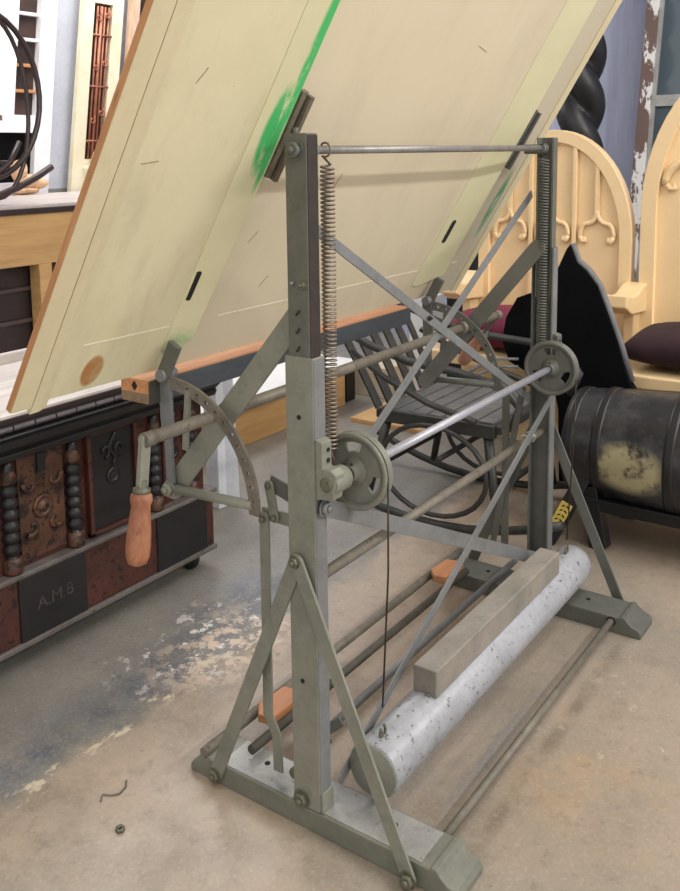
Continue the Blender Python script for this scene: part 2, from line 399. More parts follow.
for side, (xo, sg) in enumerate(((0.0, 1), (XF, -1))):
    near = side == 0
    # foot: steel shoe with a ridge and a sloping toe at each end
    half = [(-0.245, 0.044), (-0.262, 0.044), (-0.265, 0.048), (-0.276, 0.048), (-0.282, 0.040), (-0.296, 0.028), (-0.312, 0.023), (-0.319, 0.014), (-0.319, 0.0)]
    other = [(-y + (-0.018), z) for y, z in half]
    prof = half + other[::-1]
    prof = [(y, z) for y, z in half] + [(y, z) for y, z in reversed(other)]
    mb = MB(); x0, x1 = (0.0, 0.092) if near else (1.01, 1.115)
    mb.prism(prof, lambda y, z: (x0, y, z), lambda y, z: (x1, y, z))
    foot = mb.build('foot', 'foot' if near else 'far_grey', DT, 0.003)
    if near:
        MB().box((0.006, -0.243, 0.0432), (0.088, 0.22, 0.0452)).build('top_plate', 'plate', foot)
    for yy in (-0.16, 0.14):
        MB().lathe([(0.006, 0), (0.006, 0.0012)], (x0 + 0.055, yy, 0.0447), (0, 0, 1), 14).build('rivet_hole', 'hole', foot)
    # post: upper channel slides in a wider lower sleeve
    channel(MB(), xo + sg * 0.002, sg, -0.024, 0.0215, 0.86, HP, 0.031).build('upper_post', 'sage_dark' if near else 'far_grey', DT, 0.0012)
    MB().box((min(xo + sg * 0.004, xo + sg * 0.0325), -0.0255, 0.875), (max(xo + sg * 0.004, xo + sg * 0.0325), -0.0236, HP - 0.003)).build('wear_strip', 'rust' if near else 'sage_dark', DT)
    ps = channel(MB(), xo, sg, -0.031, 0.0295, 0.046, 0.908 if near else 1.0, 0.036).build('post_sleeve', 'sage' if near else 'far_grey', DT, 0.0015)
    for yy, zz in ((0.0, 0.80), (0.003, 0.30)):
        if near: MB().lathe([(0.0045, 0), (0.0045, 0.0008)], (xo - 0.0008, yy, zz), (-1, 0, 0), 12).build('bolt_hole', 'hole', ps)
    # front flange of the sleeve is faced with a thin blue grey strip
    MB().box((min(xo + sg * 0.002, xo + sg * 0.034), -0.0325, 0.05), (max(xo + sg * 0.002, xo + sg * 0.034), -0.0308, 0.905 if near else 0.998)).build('sleeve_flange', 'grey', DT, 0.0006)
    # bolts on the upper post
    out = (-sg, 0, 0)
    MB().hexbolt((xo + sg * 0.002, 0.0, 1.265), out, 0.0155, 0.012).build('rod_bolt', 'sage_dark' if near else 'far_grey', DT)
    if near:
        MB().hexbolt((0.002, -0.012, 1.035), out, 0.007, 0.006).build('post_bolt', 'bolt', DT)
        MB().lathe([(0.004, 0), (0.004, 0.004), (0.002, 0.006)], (0.002, 0.010, 1.037), (-1, 0, 0), 10).build('post_pin', 'steel', DT)
        for k in range(3):
            MB().tube([(0.0015, -0.004 + 0.001 * k, 0.99 - 0.032 * k), (-0.001, -0.004, 0.99 - 0.032 * k), (-0.001, 0.002, 0.982 - 0.032 * k)], 0.0017, 8).build('hook_pin', 'rust', DT)
        MB().lathe([(0.004, 0), (0.004, 0.002)], (0.0018, 0.0, 1.17), (-1, 0, 0), 12).build('rivet', 'sage_dark', DT)
    # braces on the outside of the post
    bx = xo - sg * 0.004
    top = (bx - sg * 0.008, 0.006, 0.535)
    MB().strap((bx, 0.010, 0.53), (bx, 0.226, 0.022), 0.030, 0.006, (1, 0, 0)).build('brace', 'sage' if near else 'far_grey', DT, 0.001)
    MB().strap((bx - sg * 0.007, 0.003, 0.535), (bx - sg * 0.007, -0.228, 0.018), 0.028, 0.006, (1, 0, 0)).build('brace', 'sage' if near else 'far_grey', DT, 0.001)
    for bc, br_, bh in (((bx - sg * 0.009, 0.006, 0.535), 0.010, 0.009), ((bx - sg * 0.003, 0.226, 0.022), 0.013, 0.010), ((bx - sg * 0.010, -0.228, 0.018), 0.013, 0.010), ((xo, 0.010, 0.060), 0.015, 0.012)):
        MB().hexbolt(bc, out, br_, bh).build('brace_bolt', 'bolt', DT, 0.0008)
    # inner angle lug at the bottom of the post
    MB().box((xo + sg * 0.002 if near else xo - 0.036, -0.037, 0.046), (xo + 0.036 if near else xo - 0.002, -0.0326, 0.085)).build('lug', 'sage' if near else 'far_grey', DT, 0.001)

# rods running between the two ends
MB().tube([(0.03, 0, 1.265), (1.09, 0, 1.265)], 0.0075, 16).build('top_rod', 'steel', DT)
for x in (0.034, 1.062): MB().lathe([(0.012, 0), (0.014, 0.004), (0.014, 0.02), (0.010, 0.026)], (x, 0, 1.265), (1, 0, 0), 20).build('rod_collar', 'grey', DT)
MB().tube([(0.090, -0.241, 0.030), (1.012, -0.241, 0.030)], 0.0085, 14).build('floor_rod', 'rod', DT)
MB().lathe([(0.0125, 0), (0.0125, 0.001)], (1.0095, -0.241, 0.030), (-1, 0, 0), 16).build('rod_hole', 'hole', DT)
MB().tube([(0.0, 0.262, 0.052), (1.295, 0.262, 0.052)], 0.011, 14).build('rear_rod', 'rod', DT)
MB().tube([(0.05, 0.178, 0.062), (1.0, 0.178, 0.062)], 0.010, 14).build('pedal_rod', 'dark_rod', DT)
MB().tube([(0.112, 0.088, 0.062), (1.14, 0.088, 0.062)], 0.009, 14).build('pedal_rod', 'grey', DT)
MB().tube([(0.03, -0.005, 0.486), (1.085, -0.005, 0.486)], 0.0105, 14).build('middle_rod', 'rod', DT)
M['wire'] = painted('bright_wire', (206, 206, 206), (190, 190, 190), None, 30, 0.3, 0.5)
for x in (0.99, 1.025):
    wc = MB().tube([(x, 0.0 + 0.014 * math.cos(a), 0.486 + 0.014 * math.sin(a)) for a in [i * PI / 6 for i in range(-2, 11)]], 0.002, 8)
    tag(wc.build('wire_clip', 'wire', DT), 'bright bent wire clip')
# pedal levers with wooden pads
for x, y, dy in ((0.190, 0.221, 0.0), (0.955, 0.221, 0.0)):
    pd = MB().prism([(-0.055, -0.030), (0.05, -0.032), (0.060, -0.012), (0.05, 0.024), (-0.03, 0.030), (-0.060, 0.006)], lambda a, b: (x + a, y + b, 0.060), lambda a, b: (x + a, y + b, 0.080)).build('pedal', 'pedal', DT, 0.003)
    tag(pd, 'orange wooden foot pedal')
# little catch on the pedal rod next to the near post
MB().tube([(0.165 + 0.02 * math.cos(a), 0.088 + 0.02 * math.sin(a), 0.066 + 0.012 * math.sin(a)) for a in [i * PI / 5 for i in range(0, 9)]], 0.005, 10).build('rod_hook', 'dark_rod', DT)
MB().bar((0.13, 0.11, 0.05), (0.16, 0.03, 0.12), 0.02, 0.005, (1, 0, 0)).build('rod_lever', 'far_grey', DT, 0.001)

# flat diagonal bars
def flat(name, p, q, wid=0.021, mat='grey', t=0.004, up=(0, 1, 0)):
    return MB().bar(p, q, wid, t, up).build(name, mat, DT, 0.0008)
flat('cross_bar', (0.058, 0.028, 1.144), (1.085, 0.028, 0.575))
flat('cross_bar', (1.085, 0.033, 1.144), (0.033, 0.033, 0.545))
flat('cross_bar', (0.012, -0.037, 0.640), (1.09, -0.037, 0.112), 0.032)
flat('cross_bar', (1.09, -0.041, 0.605), (0.05, -0.041, 0.085), 0.022)
MB().hexbolt((0.018, -0.039, 0.636), (0, -1, 0), 0.013, 0.010).build('cross_bar_bolt', 'grey', DT)
MB().hexbolt((0.505, 0.022, 0.895), (0, -1, 0), 0.005, 0.004).build('cross_bar_bolt', 'rust', DT)

# pulley shaft, pulleys, bearings
PY, PZ = -0.052, 0.683
MB().tube([(-0.002, PY, PZ), (1.10, PY, PZ)], 0.0055, 16).tube([(0.135, PY, PZ), (1.018, PY, PZ)], 0.0088, 20).build('pulley_shaft', 'shaft', DT)
def pulley(xc, mat):
    rim = [(0.062, -0.011), (0.070, -0.013), (0.073, -0.011), (0.073, -0.008), (0.064, -0.002), (0.064, 0.002), (0.073, 0.008), (0.073, 0.011), (0.070, 0.013), (0.062, 0.011)]
    p = MB().lathe(rim, (xc, PY, PZ), (1, 0, 0), 64, True).build('pulley', mat, DT)
    slots = []
    for k in range(3):
        a0 = k * 2 * PI / 3 - 0.95
        arc = [(0.054 * math.cos(a0 + t), 0.054 * math.sin(a0 + t)) for t in [i * 0.1 for i in range(0, 8)]]
        arc += [(0.036 * math.cos(a0 + t), 0.036 * math.sin(a0 + t)) for t in [0.7 - i * 0.1 for i in range(0, 8)]]
        slots.append(arc)
    plate('pulley_web', [circle(0, 0, 0.063, 64)] + slots, 0.006, mat, p, frame((xc, PY, PZ), (0, 1, 0), (0, 0, 1)))
    MB().lathe([(0.026, -0.004), (0.026, -0.007), (0.018, -0.009), (0.014, -0.022), (0.0105, -0.024), (0.0105, 0.024), (0.014, 0.022), (0.018, 0.009), (0.026, 0.007), (0.026, 0.004)], (xc, PY, PZ), (1, 0, 0), 32, True).build('hub', mat, p)
    MB().tube([(xc, PY + 0.0665 * math.cos(2 * PI * k / 40), PZ + 0.0665 * math.sin(2 * PI * k / 40)) for k in range(40)], 0.003, 8, closed=True).build('groove_shade_ring', 'cable', p)  # closed dark ring in the cable colour, added to darken the groove
    MB().lathe([(0.003, 0), (0.003, 0.006)], (xc - 0.018, PY, PZ + 0.012), (0, -0.5, 1), 8).build('set_screw', 'rust', p)
pulley(0.100, 'sage')
pulley(1.036, 'far_grey')
for xo, sg, mt in ((0.0, 1, 'sage'), (XF, -1, 'far_grey')):
    b = MB(); xa, xb = sorted((xo + sg * 0.001, xo + sg * 0.030))
    b.prism([(-0.033, 0.655), (-0.070, 0.660), (-0.077, 0.706), (-0.066, 0.714), (-0.048, 0.714), (-0.048, 0.760), (-0.033, 0.765)],
            lambda y, z: (xa, y, z), lambda y, z: (xb, y, z))
    br = b.build('bearing_bracket', mt, DT, 0.002)
    MB().lathe([(0.021, 0), (0.0225, 0.003), (0.0225, 0.046), (0.019, 0.052)], (xo + sg * 0.004, PY - 0.004, PZ + 0.004), (sg, 0, 0), 32).build('boss', mt, br)
    MB().lathe([(0.0125, 0), (0.0125, 0.003), (0.0105, 0.003), (0.0095, 0.005)], (xo + sg * 0.002, PY - 0.004, PZ + 0.004), (-sg, 0, 0), 24).build('shaft_end', 'bolt', br)
    MB().lathe([(0.0038, 0), (0.0038, 0.0015)], (xo + sg * 0.018, -0.0488, 0.745), (0, -1, 0), 12).build('bolt_hole', 'hole', br)
    MB().lathe([(0.0045, 0), (0.0045, 0.0015)], (xo + sg * 0.018, -0.0488, 0.726), (0, -1, 0), 12).build('bolt_hole', 'hole', br)

# springs hanging from the top rod
def spring(x, y, z0, z1, r, wire, turns, mat):
    pts = []
    n = 12
    # upper hook round the rod
    for k in range(0, 11):
        a = PI * 0.75 - k * PI * 1.45 / 10
        pts.append((x, y + 0.004 + 0.0115 * math.cos(a) * -1, 1.265 + 0.0125 * math.sin(a)))
    for k in range(turns * n + 1):
        a = 2 * PI * k / n
        pts.append((x + r * math.cos(a), y + r * math.sin(a), z1 - (z1 - z0) * k / (turns * n)))
    pts += [(x, y, z0 - 0.008), (x, y - 0.006, z0 - 0.02), (x, y - 0.004, z0 - 0.028)]
    return MB().tube(pts, wire, 6).build('spring', mat, DT)
spring(0.075, -0.0145, 0.725, 1.238, 0.0115, 0.0021, 66, 'spring')
spring(1.060, -0.0115, 0.735, 1.238, 0.0115, 0.0021, 66, 'sage_dark')

# cables and hanging counterweight
MB().tube([(0.100, PY - 0.069, PZ), (0.102, PY - 0.067, 0.5), (0.110, -0.100, 0.225)], 0.0019, 8).build('cable', 'cable', DT)
MB().tube([(1.036, PY - 0.069, PZ), (1.04, PY - 0.065, 0.5), (1.052, -0.100, 0.205)], 0.0019, 8).build('cable', 'cable', DT)
CY, CZ, CR = -0.098, 0.113, 0.054
cw = MB().lathe([(0.03, 0), (CR - 0.004, 0.0), (CR, 0.004), (CR, 1.02), (CR - 0.004, 1.04), (CR - 0.02, 1.052), (0.001, 1.056)], (0.078, CY, CZ), (1, 0, 0), 48).build('counterweight', 'cylinder', DT)
MB().lathe([(CR - 0.002, 0), (CR - 0.004, -0.003), (0.001, -0.003)], (0.078, CY, CZ), (1, 0, 0), 48).build('end_cap', 'sage', cw)
for x in (0.110, 1.052):
    MB().tube([(x + 0.009 * math.sin(a), -0.1, CZ + CR + 0.022 - 0.014 + 0.013 * math.cos(a)) for a in [0.5 + i * 0.45 for i in range(12)]] + [(x, -0.1, CZ + CR - 0.006)], 0.003, 8).build('eye_hook', 'bolt', cw)
wb = MB().box((0.272, CY - 0.028, 0.163), (0.935, CY + 0.027, 0.222)).build('weight_bar', 'bar', cw, 0.003)
MB().lathe([(0.006, 0), (0.006, 0.004)], (0.27, CY - 0.01, 0.166), (-1, 0, 0), 10).build('weight_bar_screw', 'steel', cw)

# swing arms, tilting quadrants and the crank shaft
AP, AL = Vector((0, 0.0, 1.002)), Vector((0, 0.308, 0.609))
SHY, SHZ = 0.192, 0.775
for xt, xb, mt, sx in ((0.034, -0.010, 'sage', 1), (1.052, 0.990, 'far_grey', -1)):
    MB().strap((xt, AP.y, AP.z), (xb, AL.y, AL.z), 0.044, 0.007, (1, 0, 0.1 * sx)).build('swing_arm', mt, DT, 0.0012)
    xs = xb - sx * 0.012
    ct = Vector((xs, 0.302, 0.614))
    # perforated quadrant; angles from the level strut up to the upright one
    rad = lambda a: 0.213
    a0, a1 = math.radians(-2), math.radians(93)
    n = 28
    P2 = lambda a, r: (-r * math.cos(a), r * math.sin(a))
    outl = [P2(a0 + (a1 - a0) * i / n, rad(a0 + (a1 - a0) * i / n) + 0.012) for i in range(n + 1)]
    outl += [P2(a1 - (a1 - a0) * i / n, rad(a1 - (a1 - a0) * i / n) - 0.012) for i in range(n + 1)]
    holes = [circle(*P2(math.radians(5 + 7.0 * k), rad(math.radians(5 + 7.0 * k))), 0.0046, 10) for k in range(13)]
    qd = plate('quadrant', [outl] + holes, 0.006, 'rod' if sx > 0 else 'far_grey', DT, frame(ct, (0, 1, 0), (0, 0, 1)))
    MB().tube([ct, ct + Vector((0, -0.208, 0.010))], 0.0095, 14).build('strut', mt, qd)
    MB().bar(ct, ct + Vector((0, 0.003, 0.14)), 0.017, 0.009, (1, 0, 0)).bar(ct + Vector((0, 0.003, 0.12)), ct + Vector((0, 0.006, 0.232)), 0.030, 0.008, (1, 0, 0)).build('strut', 'grey' if sx > 0 else mt, qd, 0.001)
    MB().bar(ct + Vector((0, -0.042, 0.085)), ct + Vector((0, -0.055, 0.205)), 0.013, 0.007, (1, 0, 0)).build('strut', mt, qd, 0.001)
    MB().hexbolt(ct + Vector((-sx * 0.006, 0, 0)), (-sx, 0, 0), 0.013, 0.012).build('pivot_bolt', mt, qd)
    # bracket from quadrant to the board batten
    MB().bar(ct + Vector((-sx * 0.006, 0.006, 0.222)), ct + Vector((-sx * 0.006, -0.032, 0.292)), 0.028, 0.012, (1, 0, 0)).build('hinge_bracket', 'far_grey', DT, 0.002)
    MB().tube([ct + Vector((-0.018 * sx, 0.002, 0.228)), ct + Vector((0.02 * sx, 0.002, 0.228))], 0.012, 14).build('hinge_pin', 'grey', DT, 0)
MB().tube([(-0.180, SHY, SHZ), (1.225, SHY, SHZ)], 0.0118, 16).build('crank_shaft', 'rod', DT)
for x in (0.022, 0.985): MB().lathe([(0.018, 0), (0.018, 0.035)], (x - 0.005, SHY, SHZ), (1, 0, 0), 20).build('shaft_collar', 'rod', DT)
def crank(x, sg, q, hmat, label):
    """q: direction the crank arm points to (in the YZ plane plus a lean along x)"""
    c = Vector((x, SHY, SHZ)); d = Vector(q).normalized()
    MB().tube([c + Vector((sg * 0.004, 0, 0)), c - Vector((sg * 0.02, 0, 0))], 0.0135, 16).build('crank_end', 'rod', DT)
    arm = MB().strap(c, c + d * 0.075, 0.021, 0.010, (0, 1, 0)).build('crank_arm', 'sage' if sg < 0 else 'far_grey', DT, 0.001)
    h0 = c + d * 0.080
    MB().lathe([(0.008, -0.012), (0.008, 0.0), (0.0155, 0.002), (0.0155, 0.010), (0.012, 0.013)], h0, d, 24).build('ferrule', 'bolt', arm)
    hd = MB().lathe([(0.012, 0.008), (0.0185, 0.013), (0.0195, 0.022), (0.0165, 0.032), (0.0175, 0.045), (0.0205, 0.075), (0.0215, 0.10), (0.0205, 0.118), (0.016, 0.130), (0.006, 0.135), (0.0005, 0.1355)], h0, d, 28).build('crank_handle', hmat, DT)
    tag(hd, label)
crank(-0.185, -1, (-0.17, -0.03, -1), 'wood_handle', 'worn orange wooden grip')
crank(1.225, 1, (0.1, 0.62, -0.78), 'wood_pale_handle', 'worn pinkish wooden grip')

# link bars behind the near post
lk = MB()
MB().strap((0.02, 0.102, 0.585), (0.02, 0.104, 0.26), 0.022, 0.005, (1, 0, 0)).bar((0.02, 0.104, 0.262), (0.028, 0.112, 0.175), 0.022, 0.005, (1, 0, 0)).bar((0.028, 0.112, 0.18), (0.034, 0.096, 0.135), 0.022, 0.005, (1, 0, 0)).bar((0.034, 0.096, 0.14), (0.034, 0.094, 0.06), 0.022, 0.005, (1, 0, 0)).build('pull_link', 'sage', DT, 0.0008)
MB().bar((0.026, 0.112, 0.590), (0.026, 0.0, 0.590), 0.024, 0.005, (1, 0, 0)).build('link_plate', 'sage', DT, 0.0008)
MB().strap((0.016, 0.074, 0.592), (0.016, 0.086, 0.652), 0.020, 0.005, (1, 0, 0)).build('short_link', 'sage', DT, 0.0008)
MB().bar((0.024, 0.090, 0.655), (0.024, 0.0, 0.628), 0.030, 0.005, (1, 0, 0)).build('link_plate', 'far_grey', DT, 0.0008)
for yy, zz in ((0.102, 0.583), (0.074, 0.592), (0.086, 0.652)): MB().lathe([(0.006, 0), (0.006, 0.005), (0.003, 0.007)], (0.014, yy, zz), (-1, 0, 0), 14).build('link_pin', 'bolt', DT)
MB().bar((0.05, 0.05, 0.07), (0.045, 0.02, 0.16), 0.016, 0.008, (1, 0, 0)).build('pedal_lever', 'sage', DT, 0.001)
MB().lathe([(0.011, 0), (0.011, 0.012)], (0.04, 0.052, 0.075), (-1, 0, 0), 16).build('pedal_pivot', 'bolt', DT)
MB().strap((1.09, 0.102, 0.585), (1.09, 0.10, 0.10), 0.022, 0.005, (1, 0, 0)).build('pull_link', 'far_grey', DT, 0.0008)
MB().strap((1.085, 0.05, 0.60), (1.085, 0.14, 0.10), 0.018, 0.005, (1, 0, 0)).build('pull_link', 'far_grey', DT, 0.0008)

# wooden ledge beam under the board
bm_ = MB().box((-0.052, 0.320, 0.786), (0.93, 0.398, 0.830)).build('ledge_beam', 'beam_face', DT, 0.0015)
MB().box((-0.0535, 0.322, 0.806), (-0.0515, 0.397, 0.831)).box((-0.052, 0.322, 0.8295), (0.929, 0.397, 0.8325)).build('bare_wood_top', 'raw_wood', bm_)
MB().box((-0.0535, 0.322, 0.7865), (-0.0515, 0.397, 0.806)).build('stained_end', wood('stained_end_wood', (140, 118, 92), (120, 98, 74), (1, 8, 8), 6, 0.6), bm_)
MB().prism([(0, 0.010), (0.008, 0), (0, -0.010), (-0.008, 0)], lambda a, b: (-0.0543, 0.359 + a, 0.819 + b), lambda a, b: (-0.053, 0.359 + a, 0.819 + b)).build('end_mark', 'hole', bm_)
MB().box((-0.052, 0.3185, 0.7855), (-0.006, 0.3205, 0.831)).build('end_block', painted('block_paint', (70, 70, 62), (58, 58, 52), None, 6, 0.5), bm_)

# drawing board, local x across, local y up the slope, local z out of its underside
BD = MB().box((-0.330, 0.0, -0.015), (1.21, 1.30, 0.0)).build('drawing_board', 'board', DT, 0.001)
BD.matrix_local = frame((0, 0.335, 0.845), (1, 0, 0), (0, -0.514, 0.858))
MB().prism([(-0.353, -0.001), (-0.353, 0.012), (-0.314, 0.012), (-0.311, 0.009), (-0.311, -0.001)], lambda x, z: (x, 0.004, z), lambda x, z: (x, 1.31, z)).build('side_rail', 'rail', BD, 0.0008)
MB().box((-0.3542, 0.0048, -0.001), (-0.3529, 1.309, 0.0108)).build('bare_edge', 'edge_wood', BD)
MB().prism([(-0.309, 0.0), (-0.309, 0.009), (-0.290, 0.008), (-0.272, 0.0025), (-0.270, 0.0)], lambda x, z: (x, -0.014, z), lambda x, z: (x, 1.30, z)).build('inner_moulding', 'rail', BD, 0.0005)
MB().prism([(1.192, -0.015), (1.192, 0.004), (1.225, 0.006), (1.225, -0.015)], lambda x, z: (x, -0.004, z), lambda x, z: (x, 1.31, z)).build('side_rail', 'rail', BD, 0.0008)
for a, b, t0, outl, sxx, sy in ((-0.030, 0.024, 0.0015, [(-0.030, 0.055), (-0.006, 0.045), (0.024, 0.083), (0.024, 1.30), (-0.030, 1.30)], -0.030, 0.206),
                        (0.905, 1.030, 0.0015, [(0.905, 0.060), (0.930, 0.056), (1.030, 0.092), (1.030, 1.30), (0.905, 1.30)], 0.930, 0.238)):
    hz = lambda x: t0 + 0.0185 * (x - a) / (b - a)
    sl = MB().prism(outl, lambda x, y: (x, y, 0.0), lambda x, y: (x, y, hz(x))).build('batten', 'batten', BD, 0.0008)
    w_ = 0.0055 if a < 0 else 0.009
    jag = random.Random(3)
    so = [(sxx + 0.010 + (w_ + (jag.uniform(-0.0015, 0.0012) if a < 0 else 0)) * math.cos(t), sy + (0.028 if math.sin(t) > 0 else -0.028) + w_ * math.sin(t)) for t in [i * PI / 8 for i in range(16)]]
    MB().prism(so, lambda x, y: (x, y, hz(x) - 0.0004), lambda x, y: (x, y, hz(x) + 0.0006)).build('slot', 'hole', sl)
MB().box((-0.235, 0.1085, 0.0), (-0.034, 0.1120, 0.0008)).box((0.10, 0.1085, 0.0), (0.895, 0.1125, 0.0008)).box((1.09, 0.108, 0.0), (1.12, 0.114, 0.0008)).build('groove', 'white_line', BD)
sct = MB()
for (x, y, l, a) in ((-0.24, 0.47, 0.035, 0.12), (0.10, 0.30, 0.03, 1.0), (0.30, 0.42, 0.03, 1.3), (0.62, 0.74, 0.05, -0.2), (-0.20, 0.62, 0.03, 1.1), (-0.31, 0.57, 0.02, 0.3), (0.2, 0.18, 0.03, 1.0)):
    d = Vector((math.cos(a), math.sin(a), 0)) * l / 2
    c = Vector((x, y, 0.0004)); sct.bar(c - d, c + d, 0.0012, 0.0006, (0, 0, 1))
sct.build('scratch', painted('scratch_brown', (150, 134, 104), (130, 112, 84), None, 20, 0.6), BD)
M['slide'] = painted('worn_slide_rail', (130, 122, 104), (96, 88, 76), (60, 52, 44), 12, 0.5, 0.1, 0.6)
# slide rails bolted on the battens at the post tops
for x in (0.030, 1.030):
    sr = MB().box((x, 0.446, 0.0), (x + 0.012, 0.616, 0.022)).box((x + 0.020, 0.440, 0.0), (x + 0.030, 0.610, 0.028)).box((x, 0.446, 0.0), (x + 0.030, 0.612, 0.012)).build('slide_rail', 'slide' if x < 0.5 else 'far_grey', BD, 0.001)
# clamp joining rail and post
MB().tube([(0.016, 0.008, 1.285), (0.016, 0.008, 1.303)], 0.005, 10).build('clamp_bolt', 'sage_dark', DT, 0.001)
MB().box((1.092, 0.010, 1.25), (1.112, 0.06, 1.275)).build('clamp', 'sage_dark', DT, 0.001)

# ------------------------------------------------------------------ carved chest with a white plank top
M['chest_red'] = painted('dark_red_stain', (84, 46, 38), (60, 34, 30), (32, 22, 20), 9, 0.42, 0, 0.56)
M['chest_brown'] = painted('carved_brown', (96, 64, 46), (64, 40, 32), (32, 22, 20), 22, 0.45, 0, 0.53)
M['chest_black'] = painted('chest_black', (34, 32, 34), (24, 23, 26), None, 6, 0.4)
M['chest_trim'] = painted('worn_grey_trim', (110, 104, 100), (84, 78, 76), (48, 42, 42), 10, 0.5, 0, 0.62)
def planks():
    N = Nodes('white_planks')
    n = N.noise(5, 6, 0.7, stretch=(0.5, 8, 1))
    c = N.mix(N.ramp(n, 0.35, 0.65), srgb(232, 226, 222), srgb(196, 188, 186))
    c = N.mix(N.ramp(N.noise(7, 6, 0.7, stretch=(0.5, 6, 1), w=3), 0.62, 0.70, 0, 0.8), c, srgb(150, 136, 130))
    return N.done(c, 0.6, 0, n, 0.2, 0.002)
M['planks'] = planks()
CH = thing('carved_chest', 'long dark red and black carved chest on castors with a whitewashed plank top', 'chest', (0, 1.2, 0))
def cpart(mb, name, mat, bevel=0.002): 
    o = mb.build(name, mat, CH, bevel); o.location = (0, -1.2, 0); return o
XL, XR, YF, YB = -0.95, 0.735, 0.91, 1.42
body = cpart(MB().box((XL, YF + 0.02, 0.24), (XR - 0.02, YB, 0.555)), 'body', 'chest_red')
base = cpart(MB().box((XL, YF, 0.065), (XR, YB, 0.235)), 'plinth', 'chest_red', 0.006)
cpart(MB().box((XL, YF - 0.008, 0.050), (XR + 0.005, YB, 0.066)), 'bottom_trim', 'chest_trim', 0.004)
cpart(MB().box((XL, YF - 0.012, 0.234), (XR + 0.006, YB, 0.248)), 'plinth_trim', 'chest_trim', 0.004)
for k, x0 in enumerate((-0.62, 0.035, 0.495)):
    x1 = x0 + 0.205
    blk = cpart(MB().box((x0, YF - 0.006, 0.068), (x1, YF + 0.01, 0.232)), 'black_panel', 'chest_black', 0.003)
    M.setdefault('initials', painted('faded_initials', (78, 68, 66), (44, 40, 42), None, 30, 0.6))
    if k == 1:
        t = text_mesh('lettering', 'A.M.B', 0.046, 'initials', blk, frame((x0 + 0.105, YF - 0.0066, 0.150), (1, 0, 0), (0, 0, 1)))
# cornice: stepped dark moulding
cpart(MB().prism([(YF - 0.004, 0.535), (YF - 0.012, 0.552), (YF - 0.006, 0.556), (YF - 0.024, 0.572), (YF - 0.030, 0.590), (YF - 0.01, 0.593), (YF + 0.0, 0.606), (YF - 0.016, 0.610), (YF - 0.016, 0.628), (YB, 0.628), (YB, 0.535)], lambda y, z: (XL, y, z), lambda y, z: (XR + 0.02, y, z)), 'cornice', 'chest_black', 0.0015)
gl = MB()
x = XL
while x < XR:
    gl.prism([(YF - 0.0165, 0.611), (YF - 0.021, 0.617), (YF - 0.0165, 0.625)], lambda y, z: (x, y, z), lambda y, z: (x + 0.058, y, z)); x += 0.062
cpart(gl, 'beaded_edge', painted('dusty_bead', (104, 98, 104), (84, 78, 84), (190, 186, 190), 12, 0.5, 0, 0.68), 0.0008)
cpart(MB().box((XL, YF - 0.010, 0.628), (XR + 0.02, YF + 0.02, 0.641)), 'top_edge', painted('top_edge_dark', (56, 42, 42), (44, 34, 36), None, 9, 0.5), 0.001)
cpart(MB().box((XL, YF - 0.004, 0.6405), (XR + 0.02, YB, 0.648)), 'plank_top', 'planks', 0.001)
cpart(MB().box((XL, YB - 0.03, 0.648), (XR + 0.02, YB, 0.675)), 'back_ledge', 'planks', 0.001)
# turned half columns
def colonnette(x):
    pr = [(0.020, 0.250), (0.022, 0.256), (0.022, 0.285), (0.015, 0.292)]
    z = 0.297
    for k in range(6):
        pr += [(0.014, z), (0.0215, z + 0.006), (0.0215, z + 0.020), (0.014, z + 0.027)]; z += 0.0295
    pr += [(0.016, z), (0.021, z + 0.008), (0.018, z + 0.022), (0.014, z + 0.034), (0.012, 0.535)]
    o = cpart(MB().lathe(pr, (x, YF + 0.012, 0), (0, 0, 1), 24), 'colonnette', 'chest_black', 0)
    for nm, pp in (('colonnette_base', [(0.0225, 0.250), (0.0235, 0.256), (0.0235, 0.285), (0.0155, 0.291)]), ('colonnette_cap', [(0.0175, z + 0.001), (0.0225, z + 0.009), (0.019, z + 0.023), (0.015, z + 0.035)])):
        MB().lathe(pp, (x, YF + 0.012, 0), (0, 0, 1), 24).build(nm, 'chest_brown', o)
for x in (-0.60, -0.30, 0.035, 0.225, 0.51, 0.655): colonnette(x)
# framed fields with carving
def field(xa, xb, mat, carve):
    y = YF + 0.016
    f = cpart(MB().box((xa, y - 0.004, 0.262), (xb, y + 0.01, 0.53)), 'carved_panel', mat, 0.003)
    c = MB()
    cx, cz = (xa + xb) / 2, 0.40
    rd = random.Random(int(xa * 1000))
    if carve:
        c.lathe([(0.030, 0), (0.030, 0.004), (0.022, 0.005), (0.021, 0.003), (0.012, 0.004), (0.009, 0.009), (0.001, 0.010)], (cx, y - 0.004, cz - 0.01), (0, -1, 0), 20)
        for s_ in (-1, 1):
            for zz, ph in ((0.345, 0.0), (0.455, 1.2)):
                pts = [(cx + s_ * (0.035 + 0.024 * t / 10 * math.cos(ph + t * 0.55)), y - 0.006, zz + 0.024 * t / 10 * math.sin(ph + t * 0.55)) for t in range(11)]
                c.tube(pts, [0.002 + 0.0006 * t for t in range(11)], 8)
    else:
        c.lathe([(0.022, 0), (0.022, 0.004), (0.014, 0.005), (0.013, 0.002), (0.006, 0.006), (0.001, 0.006)], (cx, y - 0.004, cz), (0, -1, 0), 20)
        c.tube([(cx + 0.01 * math.sin(t), y - 0.006, 0.43 + t * 0.011) for t in range(9)], 0.006, 8)
        for s_ in (-1, 1):
            c.tube([(cx + s_ * (0.022 + 0.012 * math.cos(t * 0.7)), y - 0.006, 0.47 + 0.016 * math.sin(t * 0.7)) for t in range(8)], 0.005, 8)
    c.build('carving', 'chest_brown' if carve else 'chest_black', f)
field(0.062, 0.198, 'chest_brown', True)
